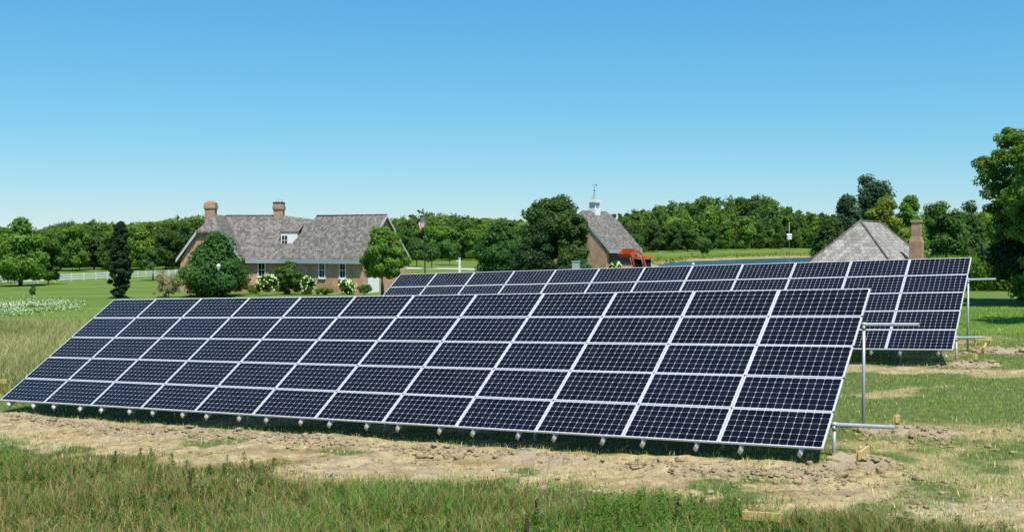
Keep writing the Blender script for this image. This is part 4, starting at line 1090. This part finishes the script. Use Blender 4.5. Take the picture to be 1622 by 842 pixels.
    fs = [(i, i+1, n+i+1, n+i) for i in range(n-1)]+[(2*n+n+i, 2*n+n+i+1, 2*n+i+1, 2*n+i) for i in range(n-1)]+[(0, n, 3*n, 2*n), (n-1, 3*n-1, 4*n-1, 2*n-1)]
    bu.add(vs, fs)
    for s in (-1, 1): bu.add([(x, s*.71, z) for x, z in pf]+[(x, s*.67, z) for x, z in pf], [tuple(range(n)), tuple(n+i for i in reversed(range(n)))]+[(n+i, n+(i+1) % n, (i+1) % n, i) for i in range(n)])
    bu.build('bucket', M['bucket'], t)
build_tractor()

# ------------------------------------------------------------------ small things far off
def birdhouse():
    Y = 300; b = PX(1250, 400, Y); g = gz(b.x, b.y)
    t = thing('birdhouse', 'white birdhouse on a thin pole at the far side of the pond', 'birdhouse', (b.x, b.y, g))
    zt = PX(0, 352, Y).z-g; zb, z1 = PX(0, 379, Y).z-g, PX(0, 371, Y).z-g
    MB().tube([(0, 0, -.2), (0, 0, zt)], [.07, .04], 8).build('pole', M['rail'], t)
    h = MB(); h.box((-.55, -.5, zb), (.55, .5, z1-.25)); h.build('box', M['white'], t)
    r = MB(); r.add([(-.65, -.6, z1-.25), (.65, -.6, z1-.25), (.65, .6, z1-.25), (-.65, .6, z1-.25), (-.65, 0, z1+.15), (.65, 0, z1+.15)], [(0, 1, 5, 4), (2, 3, 4, 5), (1, 2, 5), (3, 0, 4), (3, 2, 1, 0)]); r.build('roof', M['white'], t)
    e = MB()
    for x in (-.3, 0, .3): e.box((x-.07, -.51, zb+.25), (x+.07, -.502, zb+.42))
    e.build('entrance_hole', M['black'], t)
birdhouse()
def post():
    Y = 150; b = PX(728, 400, Y); g = gz(b.x, b.y); zt = PX(0, 408, Y).z-g
    t = thing('sign_post', 'white wooden post with short arm beside the drive', 'post', (b.x, b.y, g))
    m = MB(); m.box((-.13, -.13, -.2), (.13, .13, zt-.08)); m.box((-.18, -.18, zt-.08), (.18, .18, zt)); m.build('post', M['white'], t)
    MB().box((-.45, -.06, zt-.5), (-.131, .06, zt-.36)).build('arm', M['white'], t)
post()
def lamp():
    Y = 96; b = PX(346, 400, Y); g = gz(b.x, b.y); zt = PX(0, 418, Y).z-g
    t = thing('lamp_post', 'white garden lantern on a post in front of the dark house tree', 'lamp post', (b.x, b.y, g))
    MB().tube([(0, 0, -.2), (0, 0, zt-.55)], .025, 8).build('pole', M['black'], t)
    q = MB(); q.lathe([(.05, zt-.55), (.12, zt-.5), (.17, zt-.16), (.17, zt-.14)], 6); q.build('lantern', M['white'], t)
    r = MB(); r.lathe([(.20, zt-.14), (.13, zt-.05), (.05, zt), (0, zt+.05)], 6); r.build('lantern_roof', M['white'], t)
lamp()
def utility():
    p = PX(912, 400, 103); g = gz(p.x, p.y); t = thing('utility_box', 'grey green utility cabinet half hidden below the barn tree', 'utility box', (p.x, p.y, g))
    h = PX(0, 413, 103).z-g
    m = MB(); m.box((-.36, -.3, -.1), (.36, .3, h-.08)); m.build('cabinet', M['trim'], t); MB().box((-.41, -.35, h-.08), (.41, .35, h)).build('lid', M['trim'], t); MB().box((.2, -.34, h*.5), (.26, -.301, h*.6)).build('handle', M['black'], t)
    for i, (px, w_, tp, lb) in enumerate([(969, 13, 416, 'low white flowering bush left of the tractor, by the barn corner'), (979, 14, 414, 'white flowering bush close to the tractor wheel')]):
        hydrangea(px, 119, tp, w_, lb, 90+i)
utility()
def buoy():
    Y = 190; p = PX(1098, 400, Y)
    t = thing('buoy', 'small white float on the pond', 'buoy', (p.x, p.y, WATER+ZC))
    m = MB(); m.lathe([(0, -.12), (.16, -.08), (.25, .08), (.25, .2), (.16, .34), (0, .38)], 12); m.build('float', M['white'], t); MB().tube([(0, 0, .36), (0, 0, .62)], .04, 8).build('stem', M['black'], t)
buoy()

# ------------------------------------------------------------------ wooden layout boards around the arrays
def batter(px0, py0, px1, py1, Y0, Y1, label, hb=.14, lift=.13):
    a, b = PX(px0, py0, Y0), PX(px1, py1, Y1)
    for q in (a, b): q.z = max(q.z, float(ground([q.x], [q.y], True)[0])+lift)
    c = (a+b)/2; g = gz(c.x, c.y)
    t = thing('layout_board', label, 'wooden board', (c.x, c.y, g), 0, 'wooden layout boards around the arrays')
    d = b-a; L_ = math.hypot(d.x, d.y); yaw = math.atan2(d.y, d.x); Mb = Matrix.Translation((0, 0, c.z-g)) @ Matrix.Rotation(yaw, 4, 'Z') @ Matrix.Rotation(-math.atan2(d.z, L_), 4, 'Y')
    m = MB(); m.box((-L_/2, -.02, -hb/2), (L_/2, .02, hb/2), 0, Mb); m.build('board', M['wood'], t)
    for s in (-1, 1):
        x, y = math.cos(yaw)*s*(L_/2-.05), math.sin(yaw)*s*(L_/2-.05); nx, ny = -math.sin(yaw)*.043, math.cos(yaw)*.043; gg = gz(c.x+x, c.y+y)-g
        k = MB(); zt = c.z-g+s*(d.z/2)+hb*.62
        vs = [(x+nx+q*.02*math.cos(yaw)-r*.02*math.sin(yaw), y+ny+q*.02*math.sin(yaw)+r*.02*math.cos(yaw)) for q, r in ((-1, -1), (1, -1), (1, 1), (-1, 1))]
        k.add([(vx, vy, gg-.2) for vx, vy in vs]+[(vx, vy, zt) for vx, vy in vs], [(0, 3, 2, 1), (4, 5, 6, 7), (0, 1, 5, 4), (1, 2, 6, 5), (2, 3, 7, 6), (3, 0, 4, 7)]); k.build('stake', M['wood'], t)
batter(1361, 729, 1378, 718, 19.4, 20.4, 'pale wooden layout board on stakes by the right front leg of the front array')
batter(1420, 676, 1424, 684, 23.2, 23.9, 'upright orange toned layout board at the end of the low pipe of the front array')
batter(1176, 815, 1240, 819, 15.75, 15.6, 'long pale wooden board at the bottom edge, among the foreground weeds', .12, .12)
batter(1544, 535, 1571, 536, 38.0, 38.2, 'yellow layout board behind the right end of the second row')
batter(1545, 577, 1548, 570, 33.4, 34.2, 'short layout board beside the right front leg of the second row')
batter(1558, 553, 1562, 548, 35.4, 36.2, 'short layout board between the two legs at the end of the second row')
batter(-8, 604, 10, 603, 36.5, 36.8, 'yellow layout board at the left edge of the photo, behind the front array')

# ------------------------------------------------------------------ clods and rubble of dug soil
def ico():
    t = (1+5**.5)/2; V = unit(np.array([(-1,t,0),(1,t,0),(-1,-t,0),(1,-t,0),(0,-1,t),(0,1,t),(0,-1,-t),(0,1,-t),(t,0,-1),(t,0,1),(-t,0,-1),(-t,0,1)], float))
    F = np.array([(0,11,5),(0,5,1),(0,1,7),(0,7,10),(0,10,11),(1,5,9),(5,11,4),(11,10,2),(10,7,6),(7,1,8),(3,9,4),(3,4,2),(3,2,6),(3,6,8),(3,8,9),(4,9,5),(2,4,11),(6,2,10),(8,6,7),(9,8,1)])
    V = list(map(tuple, V)); cache = {}; F2 = []
    def mid(a, b):
        k = (min(a, b), max(a, b))
        if k not in cache: m = (np.array(V[a])+np.array(V[b]))/2; V.append(tuple(m/np.linalg.norm(m))); cache[k] = len(V)-1
        return cache[k]
    for a, b, c in F: x, y, z = mid(a, b), mid(b, c), mid(c, a); F2 += [(a, x, z), (b, y, x), (c, z, y), (x, y, z)]
    return np.array(V), np.array(F2)
def clods():
    rng = np.random.default_rng(12); V0, F0 = ico(); o, u, v, nn, h = FRONT
    t = Vector((u.x, u.y, 0)).normalized()
    pos = []; rad = []
    def put(a, b, r, ps=FRONT):
        oo, uu, _, _, hh = ps; tt = Vector((uu.x, uu.y, 0)).normalized()
        pos.append((oo.x+tt.x*a+hh.x*b, oo.y+tt.y*a+hh.y*b)); rad.append(r)
    for _ in range(2600):
        a = rng.uniform(-1, 24.6); b = rng.normal(-.98, .24)+.35*(fbm(np.array([a]), np.array([0.]), 1.1, 3, 66)[0]-.5)
        if not (17.5 < a < 20.3 and rng.random() < .8): put(a, b, min(.085, .010+rng.exponential(.015)))
    for _ in range(2600): put(rng.uniform(-3, 32), rng.uniform(-3.4, -.4), min(.05, .008+rng.exponential(.008)))
    for _ in range(130): put(24.4+rng.normal(0, .7), -.1+rng.normal(0, .45), min(.085, .014+rng.exponential(.017)))
    for _ in range(190): put(24.7+rng.normal(0, .9), 3.5+rng.normal(0, .5), min(.085, .014+rng.exponential(.017)))
    for _ in range(110): put(24.4+rng.normal(0, .7), .0+rng.normal(0, .4), min(.085, .014+rng.exponential(.017)), REAR)
    for _ in range(140): put(24.8+rng.normal(0, .8), 3.5+rng.normal(0, .5), min(.085, .014+rng.exponential(.017)), REAR)
    for _ in range(26): put(32.2+rng.normal(0, .35), -1.6+rng.normal(0, .2), min(.16, .03+rng.exponential(.04)))
    pos = np.array(pos); rad = np.array(rad); n = len(rad)
    z = ground(pos[:, 0], pos[:, 1], True)+rad*.25
    V = V0[None]*(1+rng.uniform(-.42, .30, (n, len(V0), 1)))*(rad[:, None, None]*rng.uniform(.65, 1.35, (n, 1, 3))*np.array([1.1, 1.1, .72]))
    V = V+np.stack([pos[:, 0], pos[:, 1], z], 1)[:, None]
    F = F0[None]+(np.arange(n)*len(V0))[:, None, None]
    me = np_mesh('soil_clods', V.reshape(-1, 3), [F.reshape(-1, 3)], M['clod'])
    tag(link(bpy.data.objects.new('soil_clods', me)), 'dry clods and crumbs of dug soil along the front array', 'soil clods', kind='stuff')
clods()

# ------------------------------------------------------------------ grass
def blades(name, x, y, hgt, wid, col, rng, lean=.35, mat_=None):
    n = len(x); z = ground(x, y, True)-.02
    th = rng.random(n)*2*np.pi; d = np.stack([np.cos(th), np.sin(th), np.zeros(n)], 1)
    ln = rng.random(n)**.8*lean*hgt; la = rng.random(n)*2*np.pi; L_ = np.stack([np.cos(la), np.sin(la), np.zeros(n)], 1)*ln[:, None]
    B = np.stack([x, y, z], 1); up = np.array([0, 0, 1.])
    w = (d*(wid/2)[:, None])
    m = B+L_*.35+up*(hgt*.58)[:, None]; t = B+L_*1.15+up*(hgt*.95)[:, None]
    V = np.stack([B-w, B+w, m-w*.75, m+w*.75, t], 1).reshape(-1, 3)
    i = np.arange(n)*5
    q = np.stack([i, i+1, i+3, i+2], 1); tr = np.stack([i+2, i+3, i+4], 1)
    c = np.repeat(col, 5, 0)
    return V, q, tr, c
def blade_obj(name, parts, label, cat):
    Vs, Qs, Ts, Cs = [], [], [], []; b = 0
    for V, q, t, c in parts: Vs.append(V); Qs.append(q+b); Ts.append(t+b); Cs.append(c); b += len(V)
    me = np_mesh(name, np.concatenate(Vs), [np.concatenate(Qs), np.concatenate(Ts)], M['blade'], col=np.concatenate(Cs))
    return tag(link(bpy.data.objects.new(name, me)), label, cat, kind='stuff')
def pick(rng, n, stops, f=None):
    f = rng.random(n) if f is None else np.clip(f, 0, .999); s = np.array(stops, float); k = f*(len(s)-1); i = k.astype(int); r = (k-i)[:, None]
    return s[i]*(1-r)+s[np.minimum(i+1, len(s)-1)]*r
GR = [(.014, .040, .008), (.036, .100, .016), (.066, .155, .024), (.110, .205, .040)]
DRY = [(.16, .135, .05), (.28, .23, .10), (.40, .33, .17), (.50, .43, .25)]
def fan(rng, n, y0, y1, t=.55):
    y = y0+(y1-y0)*rng.random(n); x = (rng.random(n)*2-1)*t*(y+1.5); return x, y
def meadow():
    rng = np.random.default_rng(21); parts = []
    # foreground rough grass
    x, y = fan(rng, 420000, 12.0, 31, .52)
    m = masks(x, y); a, b = ab(FRONT, x, y)
    dens = m['fore']*(.35+.9*fbm(x, y, 1.2, 3, 91)); keep = rng.random(len(x)) < dens; x, y, a, b = x[keep], y[keep], a[keep], b[keep]; n = len(x)
    cl = fbm(x, y, 1.1, 3, 92); dryf = fbm(x, y, 2.4, 3, 93)
    green = np.clip(1.05-1.05*sst(4, 11, a)+.55*sst(14, 18, a)*(1-sst(23.5, 26.5, a))+.5*sst(27, 30, a), 0.05, 1)*(.74+.26*sst(.35, .55, cl))
    isg = rng.random(n) < np.clip(green*1.12+(.52-dryf)*.8, .34, .97)
    hg = np.where(isg, rng.uniform(.11, .38, n), rng.uniform(.05, .24, n)*(1+.9*sst(3, 10, a)))*(.55+.9*sst(.3, .7, cl))*(.62+.38*(1-sst(3, 9, a))+.30*sst(12, 18, a)*(1-sst(24, 27, a)))
    edge = sst(-3.2, -5.0, b); hg *= .45+.75*sst(-3.0, -5.2, b)
    col = np.where(isg[:, None], pick(rng, n, GR), pick(rng, n, DRY)*np.where(a < 7, .27, .38)[:, None]*np.array([1.0, .96, .78]))
    parts.append(blades('', x, y, hg, rng.uniform(.006, .015, n), col, rng, .95))
    # sparse tufts on the bare strip
    x, y = fan(rng, 230000, 14, 40, .6); m = masks(x, y)
    keep = (rng.random(len(x)) < np.maximum(.8*sst(.47, .64, fbm(x, y, .9, 3, 95)), .95*(1-m['dirt']))*np.where(ab(FRONT, x, y)[1] < .3, 1, .15)*(1-m['lawn'])*(1-m['field'])*(1-m['mound'])*(1-.3*m['dirt'])); x, y = x[keep], y[keep]; n = len(x)
    isg = rng.random(n) < .62; col = np.where(isg[:, None], pick(rng, n, GR), pick(rng, n, DRY))
    parts.append(blades('', x, y, rng.uniform(.04, .15, n), rng.uniform(.006, .012, n), col, rng, .8))
    # straw lying on the dirt
    x, y = fan(rng, 60000, 14, 34, .6); m = masks(x, y); keep = rng.random(len(x)) < m['dirt']*(1-m['mound'])*.8; x, y = x[keep], y[keep]; n = len(x)
    parts.append(blades('', x, y, rng.uniform(.015, .04, n), rng.uniform(.006, .010, n), pick(rng, n, DRY[1:]), rng, 3.5))
    # short turf right of and between the arrays
    x, y = fan(rng, 420000, 18, 62, .62); m = masks(x, y); a, b = ab(FRONT, x, y)
    dens = (1-m['dirt'])*(1-m['fore'])*(1-m['field'])*np.where((x > -3) | (a < 2), 1, 0)*((a > 22) | (b > 4) | (a < 1))
    keep = rng.random(len(x)) < dens*.8; x, y, a, b = x[keep], y[keep], a[keep], b[keep]; n = len(x); m = masks(x, y)
    isg = rng.random(n) < np.clip(1.05-.95*m['dry'], .15, .97); col = np.where(isg[:, None], pick(rng, n, GR)*np.array([1.75, 1.32, 1.3]), pick(rng, n, DRY)*.85)
    parts.append(blades('', x, y, rng.uniform(.03, .11, n)*(.6+.8*fbm(x, y, .8, 2, 96)), rng.uniform(.007, .014, n)*(y/24), col, rng, .8))
    blade_obj('meadow_grass', parts, 'rough green and straw coloured grass around the arrays', 'grass')
    # tall dry field on the left
    x = rng.uniform(-42, 2, 230000); y = rng.uniform(34, 70, 230000); m = masks(x, y)
    keep = rng.random(len(x)) < m['field']*((x/y > -.56)); x, y = x[keep], y[keep]; n = len(x)
    f = .55*fbm(x, y, 4.5, 3, 97)+.45*rng.random(n)
    col = pick(rng, n, [(.042, .058, .017), (.105, .105, .040), (.175, .158, .072), (.25, .215, .115)], (f-.22)/.56)
    blade_obj('dry_field_grass', [blades('', x, y, rng.uniform(.25, .6, n), rng.uniform(.014, .028, n), col, rng, .6)], 'tall pale dry grass field left of the front array', 'grass')
meadow()

def weeds():
    """leafy weeds among the foreground grass"""
    rng = np.random.default_rng(33); C = []; K = []; Nn = []; Sz = []; st = MB()
    def plant(x, y, H, n, cols, spread):
        z = gz(x, y); lx, ly = rng.normal(0, .12, 2)*H
        h = rng.random(n)**.8; th = rng.random(n)*2*np.pi; r = spread*(1-.75*h)*rng.random(n)**.5
        p = np.stack([x+lx*h+np.cos(th)*r, y+ly*h+np.sin(th)*r, z+H*h], 1)
        C.append(p); Nn.append(unit(np.stack([np.cos(th)*.6, np.sin(th)*.6, np.ones(n)*.7], 1)+rng.normal(size=(n, 3))*.5))
        c0, c1 = (np.array(c) for c in GREEN[cols]); f = rng.random(n)[:, None]; K.append(c0*(1-f)+c1*f); Sz.append(rng.uniform(.6, 1.3, n)*.021)
        st.tube([(x, y, z-.05), (x+lx*.5, y+ly*.5, z+H*.5), (x+lx, y+ly, z+H*.97)], [.006, .005, .002], 5)
    for px0, px1, Y0, Y1, cnt, cols, hr in ((930, 1180, 14.4, 16.6, 120, 'bright', (.3, .55)), (820, 960, 14.3, 15.8, 36, 'bright', (.25, .45)), (520, 690, 15.0, 18.0, 26, 'bright', (.2, .38)), (-40, 560, 14.6, 23, 190, 'mid', (.14, .32)),
                                           (1160, 1640, 14.2, 15.4, 70, 'mid', (.14, .28)), (600, 860, 14.3, 16, 40, 'mid', (.2, .4)), (180, 460, 18, 24, 40, 'mid', (.16, .34))):
        for _ in range(cnt):
            Y = rng.uniform(Y0, Y1); px = rng.uniform(px0, px1); x = (px-811)/FPX*Y
            if masks(np.array([x]), np.array([Y]))['dirt'][0] > .5: continue
            plant(x, Y, rng.uniform(*hr), int(rng.integers(70, 130)), cols, rng.uniform(.08, .17))
    V, Q, K_ = leaf_quads(np.concatenate(C), np.concatenate(Nn), np.concatenate(Sz), np.concatenate(K), rng, .38)
    me = np_mesh('leafy_weeds', V, [Q], M['leaf'], col=K_)
    o = tag(link(bpy.data.objects.new('leafy_weeds', me)), 'leafy green weeds growing through the foreground grass', 'weeds', kind='stuff')
    st.build('stems', M['leafstem'], o)['kind'] = 'stuff'
M['leafstem'] = plain('weed_stem', (.10, .12, .04), .8)
M['dock'] = plain('rust_brown_seed', (.085, .045, .03), .9, 0, .3, 20)
weeds()
def dock(px, Y, H, label, seed):
    x = (px-811)/FPX*Y; g = gz(x, Y); rng = random.Random(seed)
    t = thing('dock_stalk', label, 'weed', (x, Y, g), 0, 'brown seed stalks in the foreground')
    m = MB(); lx = rng.uniform(-.04, .04); m.tube([(0, 0, -.05), (lx*.5, 0, H*.5), (lx, 0, H)], [.006, .005, .003], 6); m.build('stem', M['dock'], t)
    s = MB(); V0, F0 = ICO
    for k in range(64):
        h = rng.uniform(.5, 1.0); r = .030*(1.25-h)+.006; a = rng.uniform(0, 6.28)
        c = np.array((lx*h+math.cos(a)*r, math.sin(a)*r, H*h)); s.add((V0[:12]*rng.uniform(.007, .013)+c), [tuple(f) for f in ICO12])
    s.build('seed_head', M['dock'], t)
ICO = ico(); ICO12 = [(0,11,5),(0,5,1),(0,1,7),(0,7,10),(0,10,11),(1,5,9),(5,11,4),(11,10,2),(10,7,6),(7,1,8),(3,9,4),(3,4,2),(3,2,6),(3,6,8),(3,8,9),(4,9,5),(2,4,11),(6,2,10),(8,6,7),(9,8,1)]
dock(853, 15.4, .62, 'tall dark brown dock stalk rising against the bare soil', 1)
dock(1071, 15.6, .52, 'brown dock stalk among the bright green weeds', 2)
dock(836, 15.0, .45, 'shorter brown dock stalk just left of the tall one', 3)
dock(300, 19.5, .55, 'brown dock stalk in the green grass at left', 4)
dock(180, 22.0, .5, 'brown dock stalk nearest the left part of the bare strip', 5)
